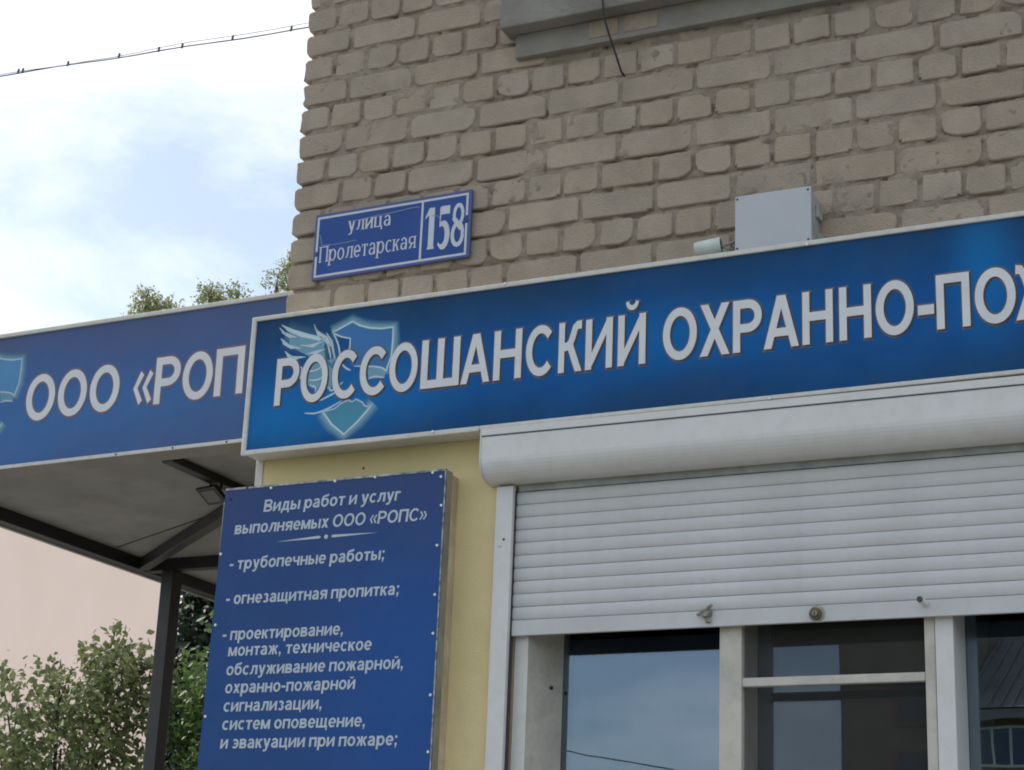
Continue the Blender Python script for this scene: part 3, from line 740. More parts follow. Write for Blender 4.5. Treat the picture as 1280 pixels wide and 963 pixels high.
text_layers(MAIN, 3.4125, .163, -.1518, MS,
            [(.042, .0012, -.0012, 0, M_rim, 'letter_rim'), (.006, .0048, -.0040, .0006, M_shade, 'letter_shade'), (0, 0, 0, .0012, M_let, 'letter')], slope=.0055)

# emblem: winged shield
EM = {
 'upper': [(-3.1, 3.647), (-3.074, 3.656), (-3.024, 3.676), (-2.993, 3.658), (-2.957, 3.646), (-2.915, 3.639), (-2.87, 3.639), (-2.868, 3.594), (-2.87, 3.54), (-2.887, 3.49), (-2.897, 3.501), (-2.936, 3.51), (-2.995, 3.516), (-3.019, 3.524), (-3.028, 3.58), (-3.028, 3.618), (-3.063, 3.628)],
 'lower': [(-3.113, 3.375), (-3.078, 3.331), (-3.028, 3.291), (-2.981, 3.328), (-2.948, 3.362), (-2.927, 3.387), (-2.946, 3.376), (-2.958, 3.381), (-2.968, 3.394), (-2.992, 3.406), (-3.006, 3.398), (-3.019, 3.406), (-3.045, 3.398), (-3.07, 3.381)],
 'feathers': [[(-3.299, 3.696), (-3.254, 3.674), (-3.178, 3.646), (-3.12, 3.629), (-3.146, 3.625), (-3.221, 3.648), (-3.273, 3.675)],
  [(-3.306, 3.687), (-3.284, 3.667), (-3.23, 3.641), (-3.264, 3.649), (-3.29, 3.667)],
  [(-3.298, 3.648), (-3.262, 3.62), (-3.21, 3.601), (-3.255, 3.609), (-3.284, 3.628)],
  [(-3.278, 3.601), (-3.249, 3.579), (-3.193, 3.571), (-3.233, 3.568), (-3.264, 3.581)],
  [(-3.171, 3.684), (-3.155, 3.657), (-3.117, 3.632), (-3.096, 3.593), (-3.119, 3.617), (-3.154, 3.646)],
  [(-3.231, 3.62), (-3.175, 3.612), (-3.125, 3.621), (-3.169, 3.604)],
  [(-3.194, 3.583), (-3.155, 3.588), (-3.12, 3.593), (-3.155, 3.58)]],
 'lines': [[(-3.121, 3.648), (-3.1, 3.615), (-3.092, 3.587), (-3.082, 3.553)], [(-3.135, 3.635), (-3.115, 3.611), (-3.104, 3.583), (-3.097, 3.555)],
  [(-3.055, 3.534), (-3.036, 3.516), (-3.018, 3.507)], [(-3.007, 3.52), (-2.936, 3.511), (-2.9, 3.502), (-2.886, 3.489)],
  [(-2.95, 3.471), (-2.927, 3.476), (-2.891, 3.469)], [(-3.183, 3.377), (-3.138, 3.373), (-3.091, 3.385), (-3.045, 3.406)],
  [(-3.129, 3.414), (-3.089, 3.429), (-3.048, 3.446)], [(-3.221, 3.541), (-3.205, 3.533), (-3.209, 3.501), (-3.187, 3.493)],
  [(-3.18, 3.52), (-3.15, 3.522), (-3.121, 3.535)], [(-3.174, 3.489), (-3.141, 3.488), (-3.118, 3.497)],
  [(-3.17, 3.472), (-3.148, 3.462), (-3.147, 3.446)], [(-3.097, 3.457), (-3.084, 3.445), (-3.044, 3.47)], [(-3.092, 3.64), (-3.072, 3.6), (-3.06, 3.55)]],
 'washes': [[(-3.12, 3.633), (-3.095, 3.623), (-3.077, 3.552), (-3.094, 3.538), (-3.117, 3.557), (-3.126, 3.596)],
  [(-2.959, 3.513), (-2.9, 3.502), (-2.886, 3.489), (-2.891, 3.468), (-2.95, 3.471)],
  [(-3.267, 3.676), (-3.172, 3.639), (-3.102, 3.631), (-3.081, 3.558), (-3.122, 3.548), (-3.17, 3.566), (-3.261, 3.617)],
  [(-3.20, 3.54), (-3.12, 3.55), (-3.07, 3.50), (-3.09, 3.45), (-3.16, 3.46), (-3.20, 3.49)]]}
def smooth_line(pts, k=5):
    P = [Vector(p) for p in pts]; out = []
    for i in range(len(P)-1):
        a, b, c, d = P[max(i-1, 0)], P[i], P[i+1], P[min(i+2, len(P)-1)]
        for j in range(k):
            t_ = j/k; out.append(.5*((2*b)+(c-a)*t_+(2*a-5*b+4*c-d)*t_*t_+(3*b-a-3*c+d)*t_**3))
    return out+[P[-1]]
def ribbon(mb, pts, w, ink, y, closed=False, taper=False):
    """ribbon of ink that fades to nothing at both edges"""
    P = [Vector(p) for p in pts]; n = len(P); base = len(mb.v)
    for i in range(n):
        a = P[i-1] if (i or closed) else P[0]; b = P[(i+1) % n] if (i < n-1 or closed) else P[-1]
        d = (b-a).normalized(); nn = Vector((-d.y, d.x)); f = math.sin(math.pi*(i+.5)/n)**.5 if taper else 1
        for s_, k in ((-1, 0), (-.35, .75), (0, 1), (.35, .75), (1, 0)):
            q = P[i]+nn*w*s_*f; mb.v.append((q.x, y, q.y)); mb.ink.append(k*ink)
    for i in range(n if closed else n-1):
        j = (i+1) % n
        for k in range(4): mb.f.append((base+i*5+k, base+j*5+k, base+j*5+k+1, base+i*5+k+1))
def flat(mb, pts, y, ink=1.0):
    c = sum((Vector(p) for p in pts), Vector((0, 0)))/len(pts); base = len(mb.v)
    mb.v.append((c.x, y, c.y)); mb.ink.append(ink)
    for p in pts: mb.v.append((p[0], y, p[1])); mb.ink.append(ink)
    n = len(pts)
    for i in range(n): mb.f.append((base, base+1+i, base+1+(i+1) % n))
def fill(name, pts, y, mtl, parent):
    mb = MB(); mb.poly([(p[0], y, p[1]) for p in pts]); me = mb.mesh(name, fix=False)
    bm = bmesh.new(); bm.from_mesh(me); bmesh.ops.triangulate(bm, faces=bm.faces); bm.to_mesh(me); bm.free()
    return link(name, me, mtl, parent)
def emblem(parent, dx, dz, y, shm, k=1.0, only_shield=False):
    tf = lambda pts: [(p[0]+dx, p[1]+dz) for p in pts]
    fill('shield', tf(EM['upper']), y-.0001, shm, parent); fill('shield', tf(EM['lower']), y-.0001, M_shL, parent)
    mb = MB()
    sh_out = [EM['upper'][i] for i in range(0, 11)]
    ribbon(mb, tf(sh_out), .030, .9*k, y+.00003)
    ribbon(mb, tf(EM['lower'][:6]), .032, .9*k, y+.00002)
    for w_ in EM['washes'][:]:
        flat(mb, tf(w_), y-.0003, .72*k)
    ribbon(mb, tf([(-3.28, 3.66), (-3.2, 3.63), (-3.13, 3.6), (-3.09, 3.52), (-3.12, 3.46)]), .055, .35*k, y-.00025)
    mb.build('halo', M_glow2, parent, fix=False)
    mb = MB()
    up = EM['upper']
    ribbon(mb, tf(up[:11]), .0052, 1*k, y-.0006); ribbon(mb, tf([up[0], up[16], up[15], up[14]]), .0048, .9*k, y-.0006)
    ribbon(mb, tf(EM['lower'][:6]), .0056, 1*k, y-.0006); ribbon(mb, tf(EM['lower'][5:]+[EM['lower'][0]]), .0045, .8*k, y-.0006)
    for f_ in EM['feathers']:
        flat(mb, tf(f_), y-.00045, .92*k); ribbon(mb, tf(f_), .0036, 1*k, y-.0007, closed=True)
    for l_ in EM['lines']:
        ribbon(mb, tf([tuple(q) for q in smooth_line(l_)]), .0052, .95*k, y-.00065, taper=True)
    mb.build('wing', M_glow, parent, fix=False)
emblem(MS, 0, 0, -.15165, M_shU)
# letters sit above the emblem: their layers start .0002 nearer, see text_layers depth -.1518 - ...

# ================================================================= STREET SIGN
T = thing('street_sign', 'small blue enamel plate with white border and street name on the brick corner', 'sign', (-2.975, -.02, 3.9))
part('plate', lambda q: q.add([(-3.2785, -.022, 3.899), (-2.6745, -.022, 3.908), (-2.6745, -.022, 4.149), (-3.2785, -.022, 4.142),
      (-3.2785, -.012, 3.899), (-2.6745, -.012, 3.908), (-2.6745, -.012, 4.149), (-3.2785, -.012, 4.142)],
      [(0, 1, 2, 3), (7, 6, 5, 4), (0, 4, 5, 1), (1, 5, 6, 2), (2, 6, 7, 3), (3, 7, 4, 0)]), M_sedge, T, .001)
def sq(x, z): return (x, z+.013*(x+3.2785)*(1 if z < 4.02 else .9))
def sbar(x0, x1, z0, z1, y, q): q.poly([(x0, y, sq(x0, z0)[1]), (x1, y, sq(x1, z0)[1]), (x1, y, sq(x1, z1)[1]), (x0, y, sq(x0, z1)[1])])
part('field', lambda q: sbar(-3.268, -2.685, 3.910, 4.131, -.0224, q), M_sblue, T, fix=False)
def brd(q):
    sbar(-3.270, -2.686, 4.1235, 4.1315, -.0228, q); sbar(-3.270, -2.686, 3.908, 3.916, -.0228, q)
    sbar(-3.270, -3.262, 3.9162, 3.985, -.0228, q); sbar(-3.270, -3.262, 4.004, 4.1233, -.0228, q)
    sbar(-2.694, -2.686, 3.9162, 4.022, -.0228, q); sbar(-2.694, -2.686, 4.050, 4.1233, -.0228, q); sbar(-2.863, -2.855, 3.9162, 4.1233, -.0228, q)
part('border', brd, M_swhite, T, fix=False)
text_line('улица', -3.146, -2.979, 4.0625, .052, -.0230, T, M_swhite, v=.18, h=.07, serif=.07, gap=.16, slope=.004)
text_line('Пролетарская', -3.252, -2.879, 3.962, .058, -.0230, T, M_swhite, v=.155, h=.065, serif=.08, gap=.14, slope=.012)
for c, xa, xb in (('1', -2.846, -2.806), ('5', -2.800, -2.752), ('8', -2.746, -2.697)):
    p_ = Pen(v=.26, h=.09, serif=.03 if c == '1' else 0); w_ = glyph(p_, c); mb = MB()
    emit(mb, p_, lambda a, b: (xa+a*(xb-xa)/w_, 3.953+b*.150), -.0230); mb.build('number', M_swhite, T, fix=False)
mb = MB()
for pts, w_ in (([(-3.13, 4.098), (-3.05, 4.104), (-2.97, 4.108), (-2.90, 4.114), (-2.87, 4.113)], .0016), ([(-3.256, 4.065), (-3.247, 4.032), (-3.242, 4.025), (-3.18, 4.022), (-3.11, 4.026)], .0014),
                ([(-2.82, 4.074), (-2.80, 4.07), (-2.785, 4.05)], .0012)):
    ribbon(mb, [tuple(q) for q in smooth_line(pts)], w_, .9, -.0236)
mb.ink = []; mb.build('scratch', M_scr, T, fix=False)
mb = MB(); mb.disc((-3.263, -.0229, 3.995), .005, h=.002); mb.disc((-2.690, -.0229, 4.036), .006, h=.002); mb.build('screw', M_darkscrew, T)

# ================================================================= SERVICES BOARD
D = thing('service_board', 'tall blue board listing services in pale letters on the yellow wall', 'sign', (-3.06, -.15, 1.4))
part('panel', lambda q: q.add([(-3.464, -.1505, 3.1435), (-2.648, -.1505, 3.1455), (-2.650, -.1505, 1.4), (-3.492, -.1505, 1.4),
     (-3.464, -.148, 3.1435), (-2.648, -.148, 3.1455), (-2.650, -.148, 1.4), (-3.492, -.148, 1.4)],
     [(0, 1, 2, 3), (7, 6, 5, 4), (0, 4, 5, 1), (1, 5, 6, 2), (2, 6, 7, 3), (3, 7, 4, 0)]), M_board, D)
part('edge_strip', lambda q: (q.beam((-3.463, -.1512, 3.1405), (-3.385, -.1512, 3.1407), .0026, .007), q.beam((-3.375, -.1512, 3.1408), (-2.652, -.1512, 3.143), .0026, .006)), M_edge, D)
part('edge_strip', lambda q: q.beam((-2.6505, -.1512, 3.14), (-2.6525, -.1512, 1.4), .004, .0035), M_edge, D)
part('metal_frame', lambda q: (q.box(-2.692, -2.649, -.1478, -.108, 1.4, 3.144), q.box(-3.462, -2.6925, -.1478, -.108, 3.10, 3.142), q.box(-3.470, -3.43, -.1478, -.108, 1.4, 3.0995)), M_galv, D)
part('mounting_batten', lambda q: (q.box(-2.70, -2.6515, -.1075, -.0605, 1.4, 3.139), q.box(-3.380, -3.34, -.1075, -.0605, 1.4, 3.10)), M_beige, D, .003)
cap = .0545
LINES = [('Виды работ и услуг', -3.311, -2.809, 3.0545, .002, .10), ('выполняемых ООО «РОПС»', -3.416, -2.710, 2.987, -.001, .10),
 ('- трубопечные работы;', -3.424, -2.850, 2.870, 0, .06), ('- огнезащитная пропитка;', -3.426, -2.791, 2.756, 0, .05),
 ('- проектирование,', -3.427, -2.980, 2.640, 0, .05), ('монтаж, техническое', -3.400, -2.878, 2.588, 0, .05),
 ('обслуживание пожарной,', -3.401, -2.761, 2.527, 0, .05), ('охранно-пожарной', -3.400, -2.927, 2.470, 0, .05),
 ('сигнализации,', -3.400, -3.038, 2.412, 0, .05), ('систем оповещение,', -3.399, -2.881, 2.355, 0, .05), ('и эвакуации при пожаре;', -3.400, -2.767, 2.297, 0, .05)]
for i, (s_, xa, xb, zb, sl, shr) in enumerate(LINES):
    text_line(s_, xa, xb, zb, .0405 if i < 2 else .0395, -.1512, D, M_let2, shear=shr, v=.195, h=.155, gap=.10, slope=sl/.5)
mb = MB(); mb.poly([(-3.256, -.1512, 2.9515), (-3.092, -.1512, 2.9525), (-3.086, -.1512, 2.957), (-3.092, -.1512, 2.9615)])
mb.poly([(-2.877, -.1512, 2.958), (-3.043, -.1512, 2.9615), (-3.049, -.1512, 2.957), (-3.043, -.1512, 2.9525)]); mb.disc((-3.0675, -.1508, 2.9565), .0072, h=.0005, n=14)
mb.build('divider', M_let2, D, fix=False)
for x, z in [(-3.288, 3.133), (-3.048, 3.137), (-2.902, 3.139), (-2.696, 3.137), (-2.666, 3.121), (-2.66, 3.029), (-2.667, 2.903), (-2.666, 2.749), (-2.665, 2.63), (-2.663, 2.444), (-2.661, 2.275), (-3.461, 2.924), (-3.457, 2.691), (-3.465, 2.399)]:
    part('rivet', lambda q: q.disc((x, -.1508, z), .0058, h=.0035), M_screw, D)
part('rivet', lambda q: q.disc((-3.443, -.1508, 3.108), .005, h=.003), M_darkscrew, D)

# ================================================================= JUNCTION BOX, TUBE, CABLE
J = thing('junction_box', 'grey plastic junction box with four dark lid screws above the long blue sign', 'electrical box', (-1.6, -.12, 3.755))
part('body', lambda q: q.box(-1.716, -1.488, -.112, -.012, 3.752, 3.932), M_boxbody, J, .003)
part('lid', lambda q: q.box(-1.7205, -1.4825, -.1225, -.1125, 3.7485, 3.9355), M_lid, J, .003)
for x in (-1.713, -1.4915):
    for z in (3.764, 3.925): part('lid_screw', lambda q: q.disc((x, -.1227, z), .0038, h=.001), M_darkscrew, J)
part('lid_seam', lambda q: q.box(-1.7165, -1.4875, -.1126, -.1119, 3.7515, 3.9325), M_darkscrew, J)
part('side_clip', lambda q: (q.box(-1.4875, -1.478, -.06, -.014, 3.86, 3.90), q.box(-1.4875, -1.474, -.05, -.014, 3.775, 3.81)), M_boxbody, J, .002)
K = thing('plastic_tube', 'short pale plastic tube lying on the sign edge left of the junction box', 'tube', (-1.81, -.12, 3.77))
ax0, ax1 = Vector((-1.846, -.125, 3.776)), Vector((-1.768, -.112, 3.787))
part('sleeve', lambda q: q.tube([ax0, ax0.lerp(ax1, .12), ax1], .0225, 20, .0255), M_tube, K, smooth=False)
part('bore', lambda q: q.tube([ax1+(ax1-ax0)*.004, ax1+(ax1-ax0)*.02], .021, 16), M_darkscrew, K)
part('lead', lambda q: q.tube([ax1, (-1.755, -.105, 3.789), (-1.735, -.09, 3.802), (-1.715, -.07, 3.805)], .005, 8), M_gcable, K, smooth=True)
part('lead', lambda q: q.tube([ax1, (-1.75, -.105, 3.775), (-1.735, -.08, 3.78), (-1.715, -.06, 3.79)], .004, 8), M_gcable, K, smooth=True)
C = thing('loose_cable', 'thin black cable hanging in front of the concrete ledge at the top', 'cable', (-2.14, -.02, 4.5))
part('cord', lambda q: q.tube([(-2.20, -.095, 5.3), (-2.192, -.098, 4.90), (-2.187, -.100, 4.72), (-2.184, -.092, 4.66), (-2.174, -.075, 4.61), (-2.160, -.045, 4.545), (-2.146, -.022, 4.484), (-2.142, -.004, 4.478)], .0035, 8), M_cable, C, smooth=True)

# ================================================================= CANOPY
P = thing('entrance_canopy', 'canopy on black steel posts and beams with a grey soffit, left of the building', 'canopy', (-4.4, 1.2, .12))
ZS = 3.417; XL = -5.21
part('soffit', lambda q: q.box(XL, -3.40, .245, 3.4, ZS, ZS+.02), M_soffit, P)
part('soffit_seam', lambda q: q.beam((-5.13, 1.46, ZS-.0015), (-3.45, .60, ZS-.0015), .007, .002), M_black, P)
part('roof_panel', lambda q: q.box(XL, -3.40, .245, 3.4, 3.90, 3.93), M_roof, P)
part('side_fascia', lambda q: q.box(XL-.02, XL-.001, .215, 3.4, ZS, 3.955), M_roof, P)
bz = ZS-.028
part('beam', lambda q: q.beam((XL+.03, .26, bz), (XL+.03, 3.4, bz), .055, .055), M_black, P, .003)
part('edge_trim', lambda q: q.box(XL-.022, XL+.001, .25, 3.4, ZS-.058, ZS-.001), M_galv, P)
part('beam', lambda q: q.beam((-4.005, .2455, ZS-.0155), (-4.005, 1.70, ZS-.0155), .05, .030), M_black, P, .003)
part('beam', lambda q: q.beam((XL+.06, 1.74, bz), (-3.40, 1.74, bz), .05, .055), M_black, P, .003)
part('brace', lambda q: q.beam((XL+.06, 1.69, bz-.001), (-3.60, .47, bz-.001), .045, .052), M_black, P, .003)
for (x, yy) in ((XL+.185, 1.74), (XL+.10, 3.36)):
    part('post', lambda q: q.box(x-.032, x+.032, yy-.036, yy+.036, .12, bz-.028), M_black, P, .003)
CS = thing('canopy_sign', 'blue banner sign with white letters on the canopy front, left of the brick corner', 'sign', (-4.3, .2, 3.42))
CX0 = -5.235
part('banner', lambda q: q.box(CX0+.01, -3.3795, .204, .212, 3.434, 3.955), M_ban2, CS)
part('frame', lambda q: q.box(CX0, -3.3795, .196, .242, 3.953, 3.970), M_trim, CS, .003)
part('frame', lambda q: q.box(CX0, -3.3795, .196, .2035, 3.4195, 3.4335), M_trim, CS, .002)
part('drip_edge', lambda q: q.prism_x([(.199, 3.4192), (.242, 3.398), (.2445, 3.402), (.2445, 3.4192)], CX0, -3.3795), M_lip, CS)
for x in (-4.95, -4.42, -4.2, -3.95, -3.72):
    part('rivet', lambda q: q.disc((x, .2035-.008, 3.4265), .004, h=.002), M_screw if x == -4.42 else M_darkscrew, CS)
CAN = [('О', -4.652, -4.517), ('О', -4.502, -4.369), ('О', -4.354, -4.220), ('«', -4.156, -4.072), ('Р', -4.060, -3.950), ('О', -3.938, -3.808), ('П', -3.797, -3.675), ('С', -3.655, -3.54), ('»', -3.52, -3.44)]
text_layers(CAN, 3.600, .180, .2035, CS, [(.045, 0, 0, 0, M_rimC, 'letter_rim'), (0, 0, 0, .0008, M_let, 'letter')], slope=.006)
emblem(CS, -1.826, .219, .2036, M_shC, .8)
CS.rotation_euler.y = -.0105; CS.location.z -= .008
FL = thing('floodlight', 'small black floodlight under the canopy soffit beside the services board', 'lamp', (-4.0, .56, 3.30))
fc = Vector((-4.012, .555, 3.345)); fn = Vector((-.10, -.50, -.86)).normalized(); fa = fn.cross(Vector((0, 0, 1))).normalized(); fb = fa.cross(fn)
def fbox(q, w, h, d0, d1, w2=None):
    w2 = w2 or w; vs = []
    for d_, ww, hh in ((d0, w, h), (d1, w2, w2/w*h)):
        for sx, sy in ((-1, -1), (1, -1), (1, 1), (-1, 1)): vs.append(tuple(fc+fa*sx*ww/2+fb*sy*hh/2+fn*d_))
    q.add(vs, [(0, 3, 2, 1), (4, 5, 6, 7), (0, 1, 5, 4), (1, 2, 6, 5), (2, 3, 7, 6), (3, 0, 4, 7)])
part('housing', lambda q: fbox(q, .050, .045, -.028, .0, .098), M_black, FL, .002)
part('frame', lambda q: fbox(q, .100, .088, .001, .010), M_black, FL, .002)
part('lens', lambda q: fbox(q, .070, .058, .0102, .0115), M_lens, FL)
part('bracket', lambda q: (q.beam(fc-fn*.02+fa*.03, fc+fa*.03+Vector((0, .02, .048)), .006, .012), q.beam(fc-fn*.02-fa*.03, fc-fa*.03+Vector((0, .02, .048)), .006, .012)), M_black, FL)

# ================================================================= OVERHEAD WIRE
OW = thing('overhead_wire', 'twin overhead wires joined by small clips crossing the sky at top left', 'wire', (-4.6, 1.0, 5.58))
fx_ = lambda px: -5.748+px*.0044157
def wz(x): return 5.546+(-4.048-x)*.0485+.000*(x+4.8)**2
up, lo = [], []
for i in range(60):
    x = -12+i*(8.64/59); z = wz(x)+.003*math.sin(x*9)
    k = min(1, max(0, (x+5.30)/.9)); tw = math.sin(x*5.1)*.5+.5
    sep = .006+.016*k if x > -5.3 else .012*(tw)-.002
    lo.append((x, 1.0, z)); up.append((x, 1.0+.003*math.sin(x*7), z+sep))
part('cord', lambda q: q.tube(lo, .0030, 6), M_wire, OW)
part('cord', lambda q: q.tube(up, .0016, 6), M_wire, OW)
for px in (25, 31, 91, 157, 207, 236, 297, 366):
    x = fx_(px); part('clip', lambda q: q.beam((x-.003, .999, wz(x)-.004), (x+.001, .999, wz(x)+.020), .007, .007), M_wire, OW)
OW2 = thing('street_wire', 'dark stay wire slanting down across the street, seen only mirrored in the left window pane', 'wire', (-8, -14, 4.1))
part('cord', lambda q: q.tube([(-50, -14, 11.6), (-30, -14, 7.9), (-14, -14, 5.16), (-8.47, -14, 4.18), (-7.24, -14, 3.95), (-5, -14, 3.5), (4, -14, 1.6)], .008, 6), M_cable, OW2)

# ================================================================= BACKGROUND: PINK BUILDING, PLANTS
PB = thing('pink_building', 'plain pale pink rendered building behind the shrubs and canopy post', 'building', (-14, 9, 0))
A0, A1 = Vector((-10.36, 9.0)), Vector((-23.6, 13.4))      # front wall runs back to the left, a little turned
def pk(q):
    n_ = Vector((-(A1-A0).y, (A1-A0).x)).normalized(); n_ = n_ if n_.y > 0 else -n_
    bk = Vector((-5.4, 6.2)); a, b, c, d = A0, A1, A1+bk, A0+bk
    q.add([(v_.x, v_.y, zz) for zz in (0.0, 6.9) for v_ in (a, b, c, d)], [(0, 1, 2, 3), (7, 6, 5, 4), (0, 4, 5, 1), (1, 5, 6, 2), (2, 6, 7, 3), (3, 7, 4, 0)])
part('wall', pk, M_pink, PB)
part('roof_edge', lambda q: q.beam((A0.x, A0.y+.03, 6.925), (A1.x, A1.y+.03, 6.925), .02, .05), M_roof, PB)

def leaves(blobs, n, size, seed, aspect=.62, droop=.3):
    """blobs = [(x,y,z,rx,ry,rz,weight)] -> folded leaf faces scattered in clumps"""
    r = np.random.RandomState(seed); wts = np.array([b[6] for b in blobs], float); wts /= wts.sum()
    nc = max(1, n//9); bi = r.choice(len(blobs), nc, p=wts); bb = np.array([b[:6] for b in blobs])[bi]
    d = r.normal(size=(nc, 3)); d /= np.linalg.norm(d, axis=1)[:, None]; rad = r.rand(nc, 1)**.38
    cen = bb[:, :3]+d*rad*bb[:, 3:]
    dv = r.normal(size=(nc, 3)); dv[:, 2] += .5; dv /= np.linalg.norm(dv, axis=1)[:, None]
    tt = np.tile(np.linspace(-3.2, 3.2, 9), nc)[:, None]
    c = np.repeat(cen, 9, 0)+np.repeat(dv, 9, 0)*tt*size*.75+r.normal(size=(nc*9, 3))*size*.38
    n = len(c); s_ = size*r.uniform(.6, 1.25, (n, 1))
    a = r.normal(size=(n, 3)); a[:, 2] -= droop; a /= np.linalg.norm(a, axis=1)[:, None]
    up_ = r.normal(size=(n, 3))*.8+np.array([0, -.35, .8]); b = np.cross(up_, a); b /= np.linalg.norm(b, axis=1)[:, None]
    nn = np.cross(a, b)
    tip = c+a*s_; m1 = c+a*s_*.42+b*s_*aspect*.5+nn*s_*.10; m2 = c+a*s_*.42-b*s_*aspect*.5+nn*s_*.10; q1 = c+a*s_*.8+b*s_*aspect*.28; q2 = c+a*s_*.8-b*s_*aspect*.28
    V = np.stack([c, m1, q1, tip, q2, m2], 1).reshape(-1, 3); i = np.arange(n)*6
    F = np.concatenate([np.stack([i, i+1, i+2, i+3], 1), np.stack([i, i+3, i+4, i+5], 1)])
    me = bpy.data.meshes.new('foliage'); me.from_pydata(V.tolist(), [], F.tolist()); return me
def plant(name, label, cat, base, blobs, n, size, seed, mtl, trunk_r=.05, group=None, droop=.3, limbs=None):
    t_ = thing(name, label, cat, base, group)
    link('crown', leaves(blobs, n, size, seed, droop=droop), mtl, t_)
    r = random.Random(seed); mb = MB(); b0 = Vector(base)
    top = Vector((sum(b[0]*b[6] for b in blobs)/sum(b[6] for b in blobs), sum(b[1] for b in blobs)/len(blobs), max(b[2] for b in blobs)))
    top = b0.lerp(top, .80); fork = b0.lerp(top, .45)
    mb.tube([b0, b0.lerp(fork, .5)+Vector((r.uniform(-.05, .05), 0, 0)), fork, fork.lerp(top, .6), top], trunk_r, 8, trunk_r*.25)
    mb.build('trunk', M_bark, t_)
    for b in blobs:
        c = Vector(b[:3]); k = r.uniform(.45, .95); st = fork.lerp(top, r.uniform(0, .7)); mid = st.lerp(c, .5)+Vector((0, 0, -.06*k))
        mb = MB(); mb.tube([st, mid, c, c+Vector((r.uniform(-.5, .5)*b[3], 0, b[5]*.9))], trunk_r*.35, 6, trunk_r*.08); mb.build('limb', M_bark, t_)
    return t_
# shrub in front of the pink wall (about 10 m from the camera)
SB = [(-8.15, 4.5, 3.02, .42, .5, .38, 3), (-7.75, 4.4, 3.22, .30, .4, .26, 2.2), (-7.35, 4.5, 3.30, .26, .4, .26, 2.6), (-7.50, 4.6, 3.52, .17, .3, .13, .9), (-7.44, 4.5, 3.68, .06, .1, .09, .14),
      (-7.25, 4.4, 3.0, .32, .4, .40, 3.2), (-7.7, 4.5, 2.8, .5, .5, .35, 3.5), (-8.6, 4.6, 2.85, .5, .5, .4, 3), (-7.84, 4.5, 3.50, .06, .1, .04, .07), (-7.2, 4.5, 3.48, .12, .2, .10, .6), (-8.22, 4.4, 3.42, .10, .15, .05, .15),
      (-8.0, 4.4, 2.2, .8, .6, .6, 3), (-7.3, 4.5, 2.2, .6, .6, .6, 2)]
plant('tall_shrub', 'loose leafy shrub in front of the pink wall left of the black canopy post', 'shrub', (-7.8, 4.6, .12), SB, 7200, .056, 21, M_leafA, .03)
VB = [(-6.60, 4.6, 3.05, .30, .35, .50, 3.5), (-6.55, 4.5, 2.6, .40, .4, .5, 3), (-6.42, 4.4, 3.62, .13, .2, .30, .8), (-6.85, 4.6, 3.20, .18, .3, .35, 1.3), (-6.5, 4.5, 3.25, .28, .3, .25, 2), (-6.7, 4.5, 2.1, .5, .5, .5, 2)]
plant('green_vine', 'bright green leafy climber between the canopy post and the services board', 'climbing plant', (-6.5, 4.7, .12), VB, 8000, .050, 5, M_leafB, .025)
KB = [(-7.56, 6.0, 3.6, .36, .35, .6, 4), (-7.54, 6.1, 4.2, .36, .3, .42, 4), (-7.55, 6.0, 2.7, .45, .4, .7, 4), (-7.1, 6.1, 3.5, .5, .4, 1.0, 4), (-6.5, 6.1, 3.4, .6, .4, 1.0, 3), (-7.78, 6.2, 3.9, .20, .2, .5, 2.5), (-7.74, 6.2, 3.1, .20, .25, .5, 2.5)]
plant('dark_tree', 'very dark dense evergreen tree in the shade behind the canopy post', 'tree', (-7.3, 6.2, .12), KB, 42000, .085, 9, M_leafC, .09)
# tree tops above the canopy sign
TG = 'tree tops above the canopy'
def birch(lbl, x, z, tips, seed, y_=14.0):
    r = random.Random(seed); bl = [(x+a, y_+r.uniform(-.2, .2), z+b-rz, rx, .3, rz, wt) for a, b, rx, rz, wt in tips]
    for i in range(7): bl.append((x+r.uniform(-.7, .7), y_+r.uniform(-.6, .6), z-1.15-r.uniform(0, 1.0), .50, .5, .42, 1.3))
    for i in range(5): bl.append((x+r.uniform(-.6, .6), y_+r.uniform(-.8, .8), z-2.6-r.uniform(.3, 3.5), .9, .8, .9, 1.6))
    plant('birch_tree', lbl, 'tree', (x, y_, .0), bl, 20000, .040, seed, M_leafD, .10, TG, droop=.5)
birch('light green tree top above the canopy sign, farthest left from the brick corner', -14.66, 10.32,
      [(0, 0, .10, .12, .3), (.02, -.10, .26, .2, 1.2), (.24, -.12, .24, .16, .8), (-.26, -.22, .2, .12, .5)], 31)
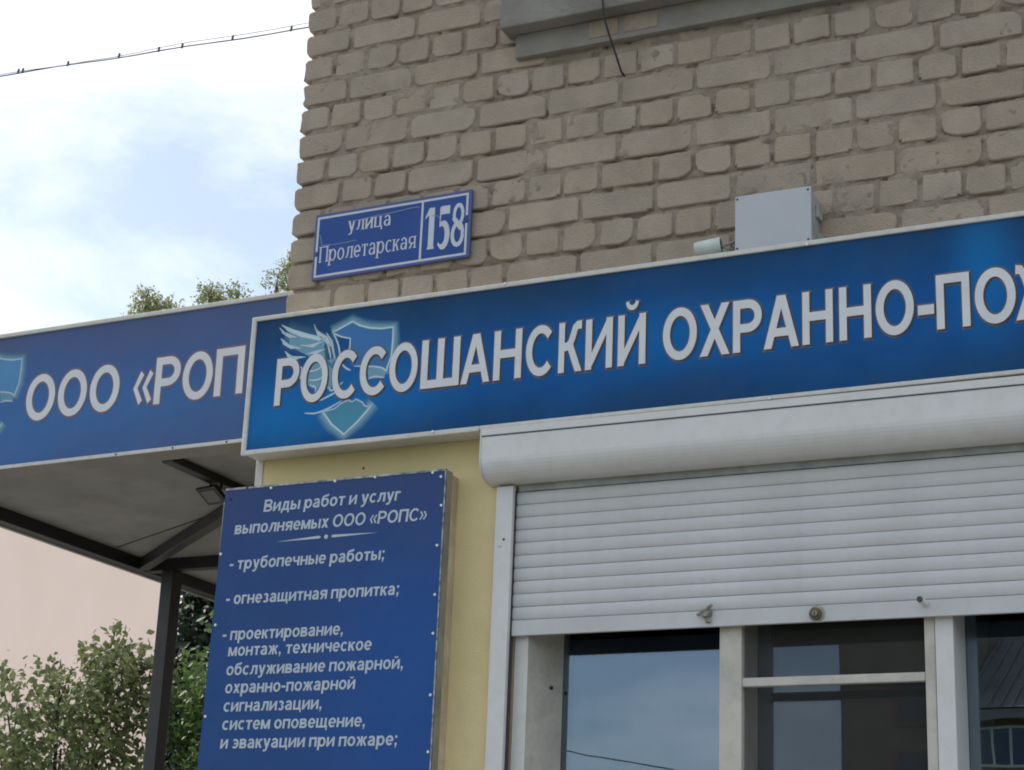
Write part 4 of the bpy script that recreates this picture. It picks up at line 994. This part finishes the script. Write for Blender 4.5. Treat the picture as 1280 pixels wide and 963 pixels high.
birch('light green tree top above the canopy sign, middle one of the three', -13.62, 10.27,
      [(-.05, .02, .08, .12, .3), (.0, -.08, .24, .2, 1.1), (.33, -.03, .12, .16, .45), (-.3, -.2, .12, .1, .3)], 32)
birch('light green tree top touching the brick corner above the canopy sign', -12.55, 10.66,
      [(-.05, 0, .08, .2, .4), (.05, -.12, .24, .30, 1.6), (-.30, -.22, .12, .2, .45), (.3, 0, .2, .4, .8)], 33)

# ================================================================= ACROSS THE STREET (seen mirrored in the panes)
H1 = thing('apartment_house', 'brown brick house with grey pitched roof and white windows mirrored in the right pane', 'building', (-8, -70, 0))
hm = MB(); hm.box(-15.1, 12, -80, -65.0, 0, 12.1); h1w = hm.build('wall', M_obrick, H1)
hm = MB(); hm.prism_x([(-64.2, 12.25), (-72.5, 16.2), (-81, 12.25)], -15.6, 12.5); hr = hm.build('roof', M_oroof, H1)
hm = MB()
for i in range(60): hm.beam((-15.5+i*.46, -64.15, 12.32), (-15.5+i*.46, -72.4, 16.27), .06, .06)
hm.build('roof_seam', M_oroof, hr)
hm = MB(); hm.box(-15.6, 12.5, -64.6, -64.3, 11.8, 12.2); hm.build('gutter', M_oroof, hr)
for fl in range(4):
    for i in range(9):
        x0 = -14.7+i*2.9; z0 = 10.15-fl*2.9
        hm = MB(); hm.box(x0, x0+1.9, -64.99, -64.93, z0, z0+1.45); fo = hm.build('window', M_owhite, H1)
        for k in range(3):
            hm = MB(); hm.box(x0+.10+k*.6, x0+.10+k*.6+.5, -64.93, -64.91, z0+.1, z0+1.35); hm.build('pane', M_owin, fo)
H2 = thing('brick_tower_house', 'taller brown brick house with dark windows mirrored in the middle pane', 'building', (-17.4, -66, 0))
hm = MB(); hm.box(-19.5, -15.25, -80, -64.0, 0, 18); hm.build('wall', M_obrick, H2)
for fl in range(5):
    z0 = 9.2-fl*2.9+2.9
    hm = MB(); hm.box(-17.6, -16.2, -63.99, -63.92, z0-.5, z0+1.5); fo = hm.build('window', M_red, H2)
    hm = MB(); hm.box(-17.4, -16.3, -63.92, -63.90, z0-.3, z0+1.4); hm.build('pane', M_owin, fo)
